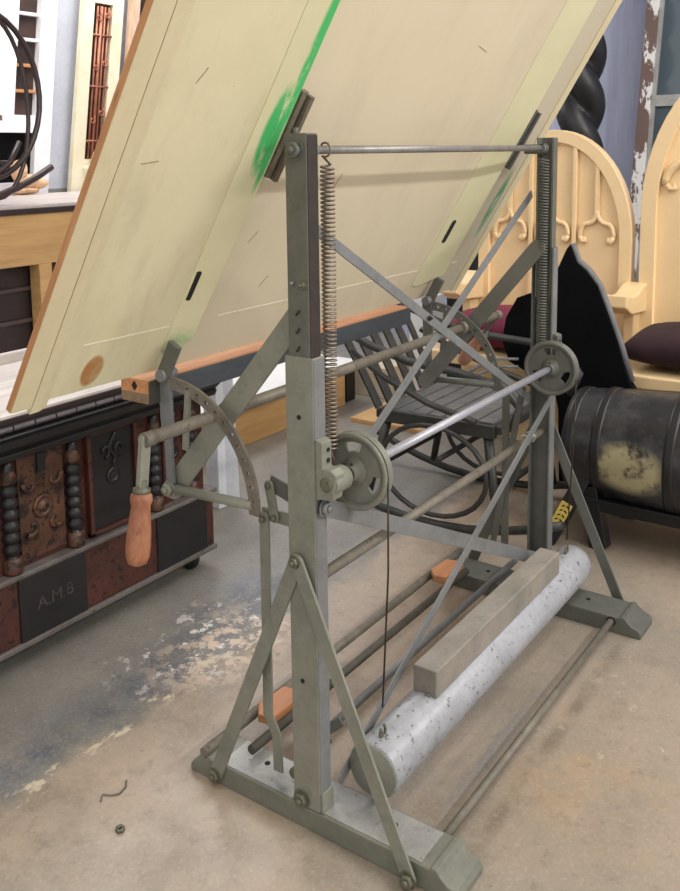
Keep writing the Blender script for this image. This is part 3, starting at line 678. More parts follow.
field(0.285, 0.43, 'chest_black', False)
field(-0.25, -0.02, 'chest_red', True)
field(-0.55, -0.34, 'chest_black', False)
field(0.545, 0.62, 'chest_red', False)
cpart(MB().box((0.118, YF + 0.006, 0.48), (0.142, YF + 0.018, 0.53)), 'lock_plate', 'chest_black', 0.002)
fr = MB()
for xa, xb in ((0.27, 0.445),):
    for a, b in (((xa, 0.253), (xa + 0.013, 0.54)), ((xb - 0.013, 0.253), (xb, 0.54)), ((xa, 0.253), (xb, 0.264)), ((xa, 0.528), (xb, 0.54))):
        fr.box((a[0], YF + 0.002, a[1]), (b[0], YF + 0.02, b[1]))
cpart(fr, 'panel_frame', 'chest_red', 0.002)
for x in (-0.85, 0.665):
    for y in (0.95, 1.36):
        cas = cpart(MB().lathe([(0.012, -0.013), (0.026, -0.013), (0.029, -0.007), (0.029, 0.007), (0.026, 0.013), (0.012, 0.013)], (x, y, 0.029), (1, 0.5, 0), 24), 'castor', 'chest_black', 0)
        MB().box((x - 0.012, y - 0.012, 0.030), (x + 0.012, y + 0.012, 0.052)).build('castor_fork', 'chest_black', cas)

# ------------------------------------------------------------------ leaning white board next to the chest
M['white_gloss'] = painted('white_gloss_paint', (226, 228, 236), (208, 212, 222), None, 4, 0.4)
lw = MB().prism([(-0.055, 0), (0.055, 0), (0.055, 0.50), (-0.055, 0.52)], lambda a, z: (1.10 + a * 0.55, 1.20 - a * 0.85 + z * 0.04, z), lambda a, z: (1.115 + a * 0.55, 1.215 - a * 0.85 + z * 0.04, z)).box((1.06, 1.19, 0.0), (1.10, 1.25, 0.50)).build('white_board', 'white_gloss', bevel=0.002)
tag(lw, 'white painted box post standing on the floor just right of the carved chest', 'board')

# ------------------------------------------------------------------ low platform with white top
M['tan_wood'] = wood('tan_wood', (206, 166, 112), (188, 146, 94), (1, 6, 10), 3, 0.55)
M['white_sheet'] = painted('white_top', (240, 240, 240), (226, 226, 228), None, 3, 0.6)
PF = thing('low_platform', 'low tan wooden platform with a bright white top behind the stand', 'platform', (2.0, 2.1, 0))
def ppart(mb, name, mat, b=0.003):
    o = mb.build(name, mat, PF, b); o.location = (-2.0, -2.1, 0); return o
ppart(MB().box((1.15, 1.58, 0.0), (2.42, 1.60, 0.165)), 'front_board', 'tan_wood')
ppart(MB().box((1.15, 1.60, 0.0), (2.42, 2.75, 0.165)), 'body', 'tan_wood')
ppart(MB().box((1.12, 1.56, 0.166), (2.56, 2.78, 0.205)), 'white_top', 'white_sheet')
ppart(MB().box((2.46, 1.60, 0.0), (2.54, 1.68, 0.166)), 'black_leg', 'black')
ct = MB().box((2.62, 1.45, 0.0), (2.86, 1.7, 0.16)).build('cream_block', painted('cream_block_paint', (214, 200, 178), (196, 182, 160), None, 4, 0.6), bevel=0.004)
tag(ct, 'small cream block on the floor beyond the black slatted rocking chair', 'block')
MB_ = MB().box((2.2, 0.98, 0.0), (3.3, 1.40, 0.02)).build('floor_plank', 'tan_wood', bevel=0.002)
tag(MB_, 'flat tan plank lying on the floor behind the black slatted rocking chair', 'plank')

# ------------------------------------------------------------------ black slatted rocking chair behind the stand
M['chair'] = painted('worn_dark_grey_wood', (62, 62, 60), (46, 46, 46), (92, 90, 86), 12, 0.45, 0, 0.66)
M['chair_seat'] = painted('worn_grey_seat', (104, 104, 104), (82, 82, 82), (60, 60, 60), 10, 0.5, 0, 0.66)
RC = thing('rocking_chair', 'dark grey slatted rocking chair with curved arms behind the drafting table stand', 'chair', (1.55, 0.5, 0))
def rpart(mb, name, mat='chair', b=0.0, parent=None):
    o = mb.build(name, mat, RC, b); o.location = (-1.55, -0.5, 0); return o
SX0, SX1, SY0, SY1, SZ = 1.36, 1.80, 0.26, 0.70, 0.37
for k in range(7):
    y = SY0 + 0.035 + k * 0.062
    rpart(MB().bar((SX0, y, SZ + 0.018 - 0.014 * k / 6), (SX1, y, SZ + 0.018 - 0.014 * k / 6), 0.05, 0.012, (0, 0, 1)), 'seat_slat', 'chair_seat', 0.002)
rpart(MB().bar((SX0, SY0, SZ), (SX1 + 0.02, SY0, SZ), 0.04, 0.03).bar((SX0, SY1, SZ - 0.012), (SX1, SY1, SZ - 0.012), 0.03, 0.03).bar((SX0, SY0, SZ - 0.005), (SX0, SY1, SZ - 0.012), 0.03, 0.045).bar((SX1, SY0, SZ - 0.005), (SX1, SY1, SZ - 0.012), 0.03, 0.045), 'seat_frame', 'chair', 0.004)
for k in range(6):
    x = SX0 + 0.03 + k * 0.078
    pts = [(x + (x - 1.56) * 0.18 * t, SY1 + 0.02 + 0.20 * t + 0.05 * t * t, SZ + 0.42 * t) for t in [i / 6 for i in range(7)]]
    m = MB()
    for a, b in zip(pts, pts[1:]): m.bar(a, b, 0.042 if 0 < k < 5 else 0.035, 0.011, (0, 1, 0.3))
    rpart(m, 'back_slat', 'chair', 0.0015)
rpart(MB().tube([(SX0 - 0.05 + 0.056 * t, SY1 + 0.27, SZ + 0.43 + 0.02 * math.sin(t * PI / 10)) for t in range(11)], 0.018, 12), 'crest_rail')
for s_, xx in ((-1, SX0 - 0.02), (1, SX1 + 0.02)):
    # looping bentwood arm
    pts = [(xx, SY1 + 0.15, SZ + 0.28), (xx + s_ * 0.01, SY1 + 0.02, SZ + 0.235), (xx + s_ * 0.03, SY1 - 0.15, SZ + 0.20), (xx + s_ * 0.04, SY0 + 0.10, SZ + 0.19), (xx + s_ * 0.03, SY0 - 0.05, SZ + 0.16), (xx + s_ * 0.02, SY0 - 0.10, SZ + 0.10), (xx + s_ * 0.01, SY0 - 0.07, SZ + 0.02)]
    rpart(MB().tube(pts, 0.014, 12), 'arm')
    pts = [(xx, SY1 + 0.10, SZ + 0.20), (xx + s_ * 0.02, SY1 - 0.05, SZ + 0.13), (xx + s_ * 0.03, SY1 - 0.22, SZ + 0.07), (xx + s_ * 0.02, SY0 + 0.05, SZ + 0.03)]
    rpart(MB().tube(pts, 0.011, 10), 'arm_brace')
    # rocker runner and hoop
    run = [(xx, SY0 - 0.24 + 0.11 * t, 0.014 + 0.10 * ((t - 4.4) / 4.4) ** 2) for t in range(10)]
    rpart(MB().tube(run, 0.014, 10), 'rocker')
    rpart(MB().tube([(xx, 0.48 + 0.20 * math.cos(a), 0.20 + 0.155 * math.sin(a)) for a in [i * PI / 14 for i in range(28)]], 0.009, 8, closed=True), 'hoop')
    for y0, y1 in ((SY0 + 0.03, SY0 - 0.02), (SY1 - 0.03, SY1 + 0.04)):
        rpart(MB().tube([(xx - s_ * 0.03, y0, SZ - 0.02), (xx, y1, 0.05)], [0.017, 0.013], 12), 'leg')
for y, z in ((SY0 + 0.0, 0.16), (SY1 + 0.02, 0.16), (0.46, 0.24)):
    rpart(MB().tube([(SX0 - 0.02, y, z), (SX1 + 0.02, y, z)], 0.010, 10), 'stretcher')

# ------------------------------------------------------------------ cream gothic bench with arched backs
M['cream'] = painted('butter_cream_paint', (240, 212, 166), (232, 200, 154), (170, 126, 74), 3, 0.42, 0, 0.74, grime=0.08)
GB = thing('gothic_bench', 'cream bench with round arched backs carrying raised gothic tracery', 'bench', (2.4, 0.1, 0))
def gpart(mb, name, mat='cream', b=0.003):
    o = mb.build(name, mat, GB, b); o.location = (-2.4, -0.1, 0); return o
XB = 2.50
def arch_outline(yc, hw, z0, b, zb, n=28, hwi=None):
    pts = [(yc - hw, zb)] + [(yc - hw * math.cos(PI * i / n), z0 + b * math.sin(PI * i / n)) for i in range(n + 1)] + [(yc + hw, zb)]
    return pts
FB = frame((XB - 2.4, -0.1, 0), (0, 1, 0), (0, 0, 1))   # local x = +Y, local y = +Z, local z = +X
def shift(m, d): return Matrix.Translation((d, 0, 0)) @ m
for (yc, hw, z0, b, rimw) in ((0.533, 0.345, 0.888, 0.457, 0.052), (-0.245, 0.40, 1.01, 0.60, 0.062)):
    bp_ = plate('arched_back', [arch_outline(yc, hw, z0, b, 0.42)], 0.03, 'cream', GB, shift(FB, 0.02), 0)
    plate('arch_rim', [arch_outline(yc, hw, z0, b, 0.47), arch_outline(yc, hw - rimw, z0 + 0.0, b - rimw, 0.52)[::-1]], 0.03, 'cream', bp_, shift(FB, -0.005), 0.003)
    hi = hw - rimw
    def top(y): 
        t = min(1, abs(y - yc) / hi); return z0 + (b - rimw) * math.sqrt(max(0, 1 - t * t))
    # tracery: mullions and ogee (onion) arches with cusps
    tr = MB(); xx = XB - 0.008 - 2.4
    n_l = 3 if hw < 0.38 else 1
    wl = 2 * hi / n_l
    spring_z = 0.972 if hw < 0.38 else 1.27
    fw = 0.37 if hw < 0.38 else 0.46
    kf = 1.0 if hw < 0.38 else 2.0
    for k in range(n_l):
        yl = yc - hi + wl * (k + 0.5) - 0.1
        for s_ in (-1, 1):
            pts = []
            for t in [i / 16 for i in range(17)]:
                if t < 0.45:
                    u = t / 0.45; a = u * PI / 2
                    pts.append((xx, yl + s_ * (wl * fw - wl * (fw - 0.23) * (1 - math.cos(a))), spring_z - 0.075 * kf + 0.055 * kf * math.sin(a)))
                else:
                    u = (t - 0.45) / 0.55; a = u * PI / 2
                    pts.append((xx, yl + s_ * (wl * 0.23 - wl * 0.23 * math.sin(a)), spring_z - 0.02 * kf + 0.055 * kf * (1 - math.cos(a))))
            tr.tube(pts, 0.0105 * min(kf, 1.4), 8)
            tr.tube([(xx, yl + s_ * (wl * fw), spring_z - 0.072 * kf), (xx, yl + s_ * wl * (fw - 0.06 / kf), spring_z - 0.072 * kf - 0.024), (xx, yl + s_ * wl * (fw - 0.13 / kf), spring_z - 0.072 * kf - 0.020), (xx, yl + s_ * wl * (fw - 0.10 / kf), spring_z - 0.072 * kf - 0.004)], [0.011, 0.012, 0.011, 0.005], 8)
        tr.bar((xx, yl, spring_z + 0.03), (xx, yl, top(yl + 0.1) + 0.01), 0.016, 0.018, (1, 0, 0))
    tr.build('tracery', 'cream', bp_, 0)
    ml = MB()
    for k in range(1, n_l):
        ym = yc - hi + wl * k - 0.1
        ml.bar((xx, ym, 0.52), (xx, ym, top(ym + 0.1) + 0.01), 0.018, 0.020, (1, 0, 0))
    ml.build('mullion', 'cream', bp_, 0.003)
gpart(MB().box((2.0, -0.68, 0.40), (2.52, 0.90, 0.45)), 'seat', b=0.006)
gpart(MB().box((2.36, -0.68, 0.0), (2.40, 0.90, 0.40)), 'seat_front')
for yy in (0.165, 0.895):
    zt = 0.70
    prof = [(XB, zt - 0.10), (XB, zt + 0.02), (XB - 0.06, zt + 0.012), (XB - 0.13, zt - 0.012), (XB - 0.20, zt - 0.015), (XB - 0.27, zt + 0.0), (XB - 0.275, zt - 0.05), (XB - 0.20, zt - 0.085)]
    gpart(MB().prism(prof, lambda x, z: (x, yy - 0.045, z), lambda x, z: (x, yy + 0.045, z)), 'arm_rest', b=0.006)
    gpart(MB().box((XB - 0.10, yy - 0.02, 0.45), (XB, yy + 0.02, 0.60)), 'arm_support')
M['burgundy'] = painted('burgundy_velvet', (122, 28, 60), (84, 18, 42), None, 5, 0.8)
M['dark_plum'] = painted('dark_plum_velvet', (50, 22, 30), (34, 16, 22), None, 5, 0.9)
def cushion(x0, x1, y0, y1, z, h, mat, label):
    bm = bmesh.new(); n = 14; top, bot = {}, {}
    for i in range(n + 1):
        for j in range(n + 1):
            u, v = i / n, j / n
            d = max(0.0, (1 - (2 * u - 1) ** 6) * (1 - (2 * v - 1) ** 6)) ** 0.35
            q = max(0.0, (1 - (2 * u - 1) ** 2) * (1 - (2 * v - 1) ** 2)) ** 0.5
            zz = h / 2 * (0.45 * d + 0.55 * q)
            x, y = x0 + (x1 - x0) * u, y0 + (y1 - y0) * v
            top[i, j] = bm.verts.new((x, y, z + h * 0.45 + zz))
            bot[i, j] = top[i, j] if i in (0, n) or j in (0, n) else bm.verts.new((x, y, z + h * 0.45 - zz * 0.8))
    for i in range(n):
        for j in range(n):
            bm.faces.new((top[i, j], top[i + 1, j], top[i + 1, j + 1], top[i, j + 1])).smooth = True
            bm.faces.new((bot[i, j], bot[i, j + 1], bot[i + 1, j + 1], bot[i + 1, j])).smooth = True
    m = MB(); m.bm.free(); m.bm = bm
    return tag(m.build('cushion', mat), label, 'cushion', None)
cushion(2.02, 2.46, 0.22, 0.86, 0.449, 0.17, 'burgundy', 'shiny burgundy cushion seen through the stand, left of the black cut-out')
cushion(2.02, 2.46, -0.60, 0.10, 0.449, 0.17, 'dark_plum', 'dark plum cushion on the cream bench above the black barrel')

dk = MB().box((2.95, 1.08, 0.0), (3.3, 1.29, 0.80)).box((2.94, 1.07, 0.80), (3.31, 1.30, 0.82)).build('dark_cabinet', 'black', bevel=0.003)
tag(dk, 'narrow black cabinet behind the left end of the cream bench', 'cabinet')
wbx = MB().box((2.8, 1.30, 0.0), (2.94, 1.43, 0.52)).build('white_box', 'white_gloss', bevel=0.004)
tag(wbx, 'white box standing just left of the narrow black cabinet', 'box')

# ------------------------------------------------------------------ black pointed cut-out, barrel and cradle
fin = [(0.0, 0.0), (-0.02, 0.40), (0.008, 0.44), (0.055, 0.585), (0.10, 0.70), (0.133, 0.778), (0.175, 0.83), (0.21, 0.858), (0.226, 0.895), (0.236, 0.922), (0.25, 0.905), (0.268, 0.865), (0.29, 0.815), (0.31, 0.80), (0.322, 0.70), (0.34, 0.72), (0.38, 0.735), (0.44, 0.71), (0.485, 0.63), (0.50, 0.54), (0.47, 0.46), (0.40, 0.43), (0.30, 0.44), (0.27, 0.30), (0.26, 0.0)]
FN = thing('black_cutout', 'black velvety pointed cut-out panel with a pale edge standing behind the barrel', 'cut-out panel', (1.94, 0.15, 0))
o = MB().prism(fin, lambda y, z: (-0.02, y - 0.15, z), lambda y, z: (0.02, y - 0.15, z)).build('panel', 'black_velvet', FN, 0.004)
ed = [(y - 0.15 - 0.004, z + 0.002) for y, z in fin[2:10]]
MB().tube([(-0.004, y, z) for y, z in ed], 0.012, 8).build('edge_band', painted('worn_grey_edge', (120, 120, 122), (92, 92, 96), (50, 50, 52), 12, 0.6), FN)
ws = MB()
for z_ in (0.47, 0.50):
    ws.tube([(1.90, 0.44 - 0.02, z_ - 0.02), (1.87, 0.49, z_ - 0.022), (1.84, 0.56, z_ - 0.055), (1.82, 0.62, z_ - 0.10)], 0.006, 8)
def barrel_mat():
    N = Nodes('black_barrel_paint')
    n = N.noise(7, 6, 0.65)
    c = N.mix(N.ramp(n, 0.35, 0.7), srgb(52, 52, 54), srgb(32, 32, 35))
    c = N.mix(N.ramp(N.noise(9, 7, 0.75, w=12), 0.5, 0.72, 0, 0.6), c, srgb(92, 92, 92))
    c = N.mix(N.ramp(N.noise(30, 6, 0.7, w=3), 0.68, 0.72), c, srgb(100, 96, 92))
    # worn round label of beige paint on the flank facing the stand
    m_ = N.math('MULTIPLY', N.blob((-0.185, -0.165, -0.015), (0.13, 0.105, 0.075), 0.22), N.ramp(N.noise(12, 6, 0.7, w=8), 0.36, 0.5))
    c = N.mix(m_, c, srgb(176, 166, 132))
    return N.done(c, N.ramp(n, 0.3, 0.7, 0.22, 0.42), 0, N.noise(30, 5, 0.7), 0.25, 0.002)
BR = thing('barrel', 'black wooden barrel lying on its side with a worn beige painted patch', 'barrel', (1.65, 0.03, 0.30))
prof = []
for i in range(0, 25):
    t = i / 24; prof.append((0.168 + 0.034 * math.sin(PI * t), -0.92 * t + 0.06))
rr = [(0.155, 0.045), (0.160, 0.062)] + [(r, h) for r, h in prof] + [(0.160, -0.868), (0.155, -0.85)]
MB().lathe([(0.0005, 0.040)] + rr + [(0.0005, -0.845)], (0, 0, 0), (0, 1, 0), 64).build('staves', barrel_mat(), BR)
for h in (0.035, -0.055, -0.285, -0.50, -0.72, -0.82):
    t = (0.06 - h) / 0.92; r = 0.168 + 0.034 * math.sin(PI * t) + 0.003
    MB().lathe([(r - 0.004, h + 0.016), (r, h + 0.014), (r + 0.002, h + 0.007), (r, h), (r + 0.002, h - 0.007), (r, h - 0.014), (r - 0.004, h - 0.016)], (0, 0, 0), (0, 1, 0), 64).build('hoop', 'chest_black', BR)
CR_ = thing('barrel_cradle', 'black wooden cradle with slanted legs under the barrel, a yellow label on one leg', 'stand', (1.6, -0.2, 0))
def kpart(mb, name, mat='black', b=0.003):
    o = mb.build(name, mat, CR_, b); o.location = (-1.6, 0.2, 0); return o
kpart(MB().bar((1.50, -0.045, 0.0), (1.52, 0.0, 0.19), 0.055, 0.05, (1, 0, 0)), 'leg')
kpart(MB().bar((1.44, 0.11, 0.0), (1.51, 0.015, 0.22), 0.048, 0.03, (1, 0, 0)), 'leg')
kpart(MB().bar((1.80, -0.045, 0.0), (1.78, 0.0, 0.19), 0.055, 0.05, (1, 0, 0)), 'leg')
kpart(MB().bar((1.50, -0.75, 0.0), (1.52, -0.70, 0.19), 0.055, 0.05, (1, 0, 0)), 'leg')
kpart(MB().bar((1.80, -0.75, 0.0), (1.78, -0.70, 0.19), 0.055, 0.05, (1, 0, 0)), 'leg')
kpart(MB().box((1.49, -0.72, 0.12), (1.53, 0.02, 0.16)).box((1.77, -0.72, 0.12), (1.81, 0.02, 0.16)), 'rail')
# yellow label with dark strokes
ya = frame((1.472 - 1.6 - 0.024, 0.098 + 0.2, 0.105), (0, -0.92, -0.395), (-0.29, -0.38, 0.88))
ya = frame((1.470 - 1.6 - 0.020, 0.070 + 0.2, 0.098), (0.0, -0.92, -0.39), (0.28, -0.37, 0.88))
lab = plate('yellow_label', [[(-0.019, -0.045), (0.019, -0.045), (0.019, 0.045), (-0.019, 0.045)]], 0.002, painted('yellow_label_paper', (212, 190, 96), (190, 166, 74), None, 20, 0.5), CR_, ya)
marks = []
for k in range(5):
    z0 = -0.034 + k * 0.016
    marks.append([(-0.012, z0), (-0.004, z0 + 0.006), (-0.002, z0 + 0.002), (-0.010, z0 - 0.003)])
    marks.append([(0.002, z0 + 0.004), (0.013, z0 - 0.001), (0.013, z0 + 0.003), (0.004, z0 + 0.008)])
plate('label_print', marks, 0.0012, 'black', lab, ya @ Matrix.Translation((0, 0, -0.0015)))
plate('label_print', marks, 0.0012, 'black', lab, ya @ Matrix.Translation((0, 0, 0.0015)))
o = ws.build('bent_rod', 'grey'); tag(o, 'pair of thin bent grey rods curving left from the black cut-out', 'rod')

# ------------------------------------------------------------------ right background: twisted column and old window
M['col'] = painted('glossy_black_column', (26, 26, 32), (16, 17, 22), None, 5, 0.42)
TC = thing('twisted_column', 'black spirally twisted wooden column behind the first cream arch', 'column', (3.3, 0.72, 0))
bm = bmesh.new(); n = 48; rings = []
NZ = 150
for i in range(NZ + 1):
    z = 0.16 + i * (2.6 - 0.16) / NZ
    ring = []
    for k in range(n):
        a = 2 * PI * k / n; r = 0.066 + 0.058 * abs(math.sin((a * 2 + z * 25) / 2)) ** 0.75
        ring.append(bm.verts.new((r * math.cos(a), r * math.sin(a), z)))
    rings.append(ring)
for A, B in zip(rings, rings[1:]):
    for k in range(n): bm.faces.new((A[k], A[(k + 1) % n], B[(k + 1) % n], B[k])).smooth = True
bm.faces.new(rings[0][::-1]); bm.faces.new(rings[-1])
m = MB(); m.bm.free(); m.bm = bm; m.build('shaft', 'col', TC)
MB().box((-0.15, -0.15, 0), (0.15, 0.15, 0.06)).lathe([(0.14, 0.06), (0.14, 0.09), (0.11, 0.12), (0.12, 0.161)], (0, 0, 0), (0, 0, 1), 40).build('base', 'col', TC, 0.003)
MB().lathe([(0.11, 2.6), (0.14, 2.64), (0.14, 2.68)], (0, 0, 0), (0, 0, 1), 40).build('capital', 'col', TC)

def peel_mat():
    N = Nodes('peeling_white_over_brown')
    n = N.noise(9, 7, 0.7, stretch=(1, 1, 0.5))
    c = N.mix(N.ramp(n, 0.51, 0.53), srgb(112, 92, 88), srgb(232, 232, 234))
    return N.done(c, 0.6, 0, N.ramp(n, 0.46, 0.5), 0.4, 0.003)
M['peel'] = peel_mat()
OW = thing('old_window', 'tall old window in a peeling white and brown frame leaning at the blue wall', 'window', (3.9, 0.4, 0))
tilt = -0.055
fx = lambda y, z: y + tilt * z     # the frame leans sideways
def wpart(outline, x0, x1, name, mat, par=None, b=0.002):
    return MB().prism(outline, lambda y, z: (x0, fx(y, z), z), lambda y, z: (x1, fx(y, z), z)).build(name, mat, par or OW, b)
Y0 = 0.285
wpart([(Y0 - 0.065, 0.0), (Y0, 0.0), (Y0, 2.8), (Y0 - 0.065, 2.8)], -0.03, 0.06, 'jamb', 'peel')
wpart([(Y0 - 0.72, 0.0), (Y0 - 0.655, 0.0), (Y0 - 0.655, 2.8), (Y0 - 0.72, 2.8)], -0.03, 0.06, 'jamb', 'peel')
wpart([(Y0 - 0.66, 0.0), (Y0 - 0.06, 0.0), (Y0 - 0.06, 0.10), (Y0 - 0.66, 0.10)], -0.03, 0.06, 'sill', 'peel')
M['sash'] = painted('grey_white_sash', (176, 178, 178), (150, 152, 152), (100, 96, 92), 9, 0.5, 0, 0.66)
for za, zb in ((0.12, 1.52), (1.52, 2.8)):
    o = MB()
    ya, yb = Y0 - 0.66, Y0 - 0.055
    def rect(y0, y1, z0, z1): o.prism([(y0, z0), (y1, z0), (y1, z1), (y0, z1)], lambda y, z: (-0.01, fx(y, z), z), lambda y, z: (0.03, fx(y, z), z))
    rect(ya, ya + 0.03, za, zb); rect(yb - 0.03, yb, za, zb)
    for r0, r1 in ((ya + 0.03, ya + 0.28), (ya + 0.31, yb - 0.03)): rect(r0, r1, za, za + 0.03); rect(r0, r1, zb - 0.03, zb)
    rect(ya + 0.28, ya + 0.31, za, zb)
    s_o = o.build('sash', 'sash', OW, 0.001)
    gm = M.get('glass_dark')
    if gm is None:
        N = Nodes('old_glass'); gm = M['glass_dark'] = N.done(N.mix(N.noise(1.5, 3, 0.5), srgb(70, 82, 92), srgb(96, 110, 120)), 0.08)
    wpart([(ya + 0.01, za + 0.01), (yb - 0.01, za + 0.01), (yb - 0.01, zb - 0.01), (ya + 0.01, zb - 0.01)], 0.008, 0.012, 'pane', 'glass_dark', s_o, 0)

# ------------------------------------------------------------------ left background
M['dark_brown'] = painted('dark_brown_panel', (52, 36, 36), (40, 28, 30), None, 5, 0.5)
PB = thing('panelled_counter', 'tan and dark brown panelled counter with a pale top, behind the chest at left', 'counter', (1.3, 3.1, 0))
def qpart(mb, name, mat, b=0.003):
    o = mb.build(name, mat, PB, b); o.location = (-1.3, -3.1, 0); return o
qpart(MB().box((0.3, 2.80, 0.735), (2.9, 2.84, 0.985)), 'front_rail', 'tan_wood')
qpart(MB().box((0.3, 2.78, 0.986), (2.9, 3.9, 1.012)), 'top_edge', 'dark_brown')
qpart(MB().box((0.3, 2.79, 1.012), (2.9, 3.9, 1.03)), 'top', painted('pale_counter_top', (206, 196, 192), (188, 178, 176), None, 3, 0.5))
qpart(MB().box((0.3, 2.9, 0.0), (2.9, 2.93, 0.986)), 'back_panel', 'dark_brown')
for z in (0.44, 0.60): qpart(MB().box((0.3, 2.885, z), (2.9, 2.90, z + 0.02)), 'moulding', painted('grey_brown_moulding%d' % (z * 100), (84, 70, 70), (66, 54, 54), None, 6, 0.5))
for x in (1.55, 2.6): qpart(MB().box((x, 2.80, 0.0), (x + 0.075, 2.88, 0.735)), 'post', 'tan_wood')

# bentwood rocker standing on the counter
M['bent'] = painted('dark_bentwood', (66, 50, 48), (48, 36, 36), (110, 96, 92), 9, 0.35, 0, 0.68)
BW = thing('bentwood_rocker', 'dark bentwood rocker with looping hoops standing on the counter at left', 'chair', (1.45, 3.05, 1.033))
for s_, yy in ((0, -0.18), (1, 0.18)):
    loop = [(-0.12 + 0.33 * math.cos(a) * (1 if math.cos(a) > 0 else 1.1), yy, 0.52 + 0.40 * math.sin(a)) for a in [i * PI / 18 for i in range(36)]]
    MB().tube(loop, 0.014, 10, closed=True).build('hoop', 'bent', BW)
    MB().tube([(-0.06 + 0.20 * math.cos(a), yy, 0.46 + 0.43 * math.sin(a)) for a in [i * PI / 18 for i in range(36)]], 0.011, 10, closed=True).build('hoop', 'bent', BW)
    MB().tube([(-0.74 + 0.1 * t, yy, 0.017 + 0.115 * ((t - 4.6) / 4.6) ** 2) for t in range(11)], 0.017, 10).build('rocker', 'bent', BW)
    MB().tube([(-0.16, yy, 0.03), (-0.10, yy, 0.12), (0.02, yy, 0.2), (0.08, yy, 0.3)], 0.013, 10).tube([(-0.3, yy, 0.02), (-0.33, yy, 0.16), (-0.28, yy, 0.3)], 0.013, 10).build('strut', 'bent', BW)
for x_, z_ in ((0.03, 0.20), (-0.3, 0.12)): MB().tube([(x_, -0.18, z_), (x_, 0.18, z_)], 0.01).build('stretcher', 'bent', BW)
MB().box((-0.35, -0.17, 0.40), (0.0, 0.17, 0.425)).build('seat', painted('worn_cane', (150, 118, 92), (120, 92, 72), None, 12, 0.6), BW)

# white shelf unit with dark compartments
M['white_unit'] = painted('bright_white_paint', (244, 244, 246), (232, 232, 236), None, 3, 0.5)
M['shelf_dark'] = wood('dark_shelf_wood', (70, 46, 38), (36, 25, 22), (1, 6, 1), 5, 0.6)
SU = thing('white_shelf_unit', 'tall white shelf unit with dark compartments at the upper left', 'shelf', (2.3, 4.2, 0))
sl_ = 0.13                                # the unit leans to the right
def upart(outline, y0, y1, name, mat, b=0.002):
    f = lambda x, z: x + sl_ * (z - 1.3)
    return MB().prism(outline, lambda x, z: (f(x, z) - 2.3, y0 - 4.2, z), lambda x, z: (f(x, z) - 2.3, y1 - 4.2, z)).build(name, mat, SU, b)
rc = lambda x0, x1, z0, z1: [(x0, z0), (x1, z0), (x1, z1), (x0, z1)]
upart(rc(1.80, 2.45, 1.45, 2.85), 4.03, 4.20, 'back', 'shelf_dark')
upart(rc(1.75, 1.80, 0.0, 2.9), 4.0, 4.16, 'side', 'white_unit')
upart(rc(2.14, 2.29, 1.50, 2.9), 4.0, 4.16, 'stile', 'white_unit')
upart(rc(2.44, 2.56, 0.0, 2.9), 3.98, 4.16, 'side', 'white_unit')
upart(rc(1.75, 2.553, 1.41, 1.52), 3.99, 4.16, 'rail', 'white_unit')
upart(rc(1.75, 2.553, 0.0, 1.10), 3.99, 4.16, 'base', 'white_unit')
for z in (1.66, 1.82, 1.98, 2.14, 2.32, 2.5, 2.7):
    upart(rc(2.29, 2.44, z, z + 0.02), 4.0, 4.16, 'shelf', 'raw_wood' if z < 1.9 else 'white_unit')
upart(rc(2.18, 2.44, 1.10, 1.41), 4.02, 4.05, 'black_panel', 'black_velvet')
SF = thing('figurine', 'small pale reclining carved figure in the black lower opening at left', 'figurine', (2.185, 3.80, 1.056))
M['flesh'] = painted('pale_carved_wood', (222, 186, 150), (204, 164, 126), (150, 110, 84), 14, 0.5, 0, 0.66)
bmx = bmesh.new()
for c, r_, sc_ in (((0, 0, 0.12), 0.055, (1, 0.8, 1.15)), ((0.05, 0, 0.055), 0.06, (1.3, 0.8, 0.75)), ((0.13, 0, 0.04), 0.045, (1.6, 0.8, 0.75)), ((0.02, 0, 0.0), 0.05, (2.2, 1, 0.5))):
    mat4 = Matrix.Translation(c) @ Matrix.Diagonal((sc_[0], sc_[1], sc_[2], 1))
    bmesh.ops.create_icosphere(bmx, subdivisions=3, radius=r_, matrix=mat4)
for v in bmx.verts: v.co += Vector((noise.noise(v.co * 30), noise.noise(v.co * 30 + Vector((5, 0, 0))), noise.noise(v.co * 30 + Vector((0, 7, 0))))) * 0.012
for f in bmx.faces: f.smooth = True
m = MB(); m.bm.free(); m.bm = bmx; m.build('body', 'flesh', SF)


# blue white partition panel and cream door with iron grille
M['pale_blue'] = painted('pale_blue_white_paint', (206, 210, 222), (190, 194, 208), None, 2, 0.5)
def lean(o_, x0, slope):
    pass
def leanbox(name, x0, x1, z0, z1, y0, y1, mat, par, slope=0.15, b=0.002):
    f = lambda x, z: x + slope * (z - 1.3)
    return MB().prism(rc(x0, x1, z0, z1), lambda x, z: (f(x, z), y0, z), lambda x, z: (f(x, z), y1, z)).build(name, mat, par, b)
PP = leanbox('partition_panel', 2.58, 3.3, 0.0, 2.9, 4.05, 4.09, 'pale_blue', None, 0.13)
tag(PP, 'plain bluish white panel between the white shelf unit and the grille door', 'panel')
bs = leanbox('skirting_board', 2.60, 3.3, 1.0, 1.05, 4.03, 4.05, painted('grey_skirting', (150, 148, 146), (130, 128, 128), None, 4, 0.6), None, 0.13)
tag(bs, 'grey horizontal strip fixed low across the bluish white panel', 'trim')
M['door_cream'] = painted('aged_cream_door', (240, 232, 206), (226, 213, 178), (190, 160, 110), 6, 0.5, 0, 0.7, grime=0.15)
M['copper'] = painted('rusty_copper_iron', (176, 112, 84), (130, 78, 60), (60, 40, 34), 14, 0.45, 0.2, 0.66)
GD = thing('grille_door', 'cream door with an arched rusty iron grille leaning behind the board at upper left', 'door', (2.85, 3.95, 0))
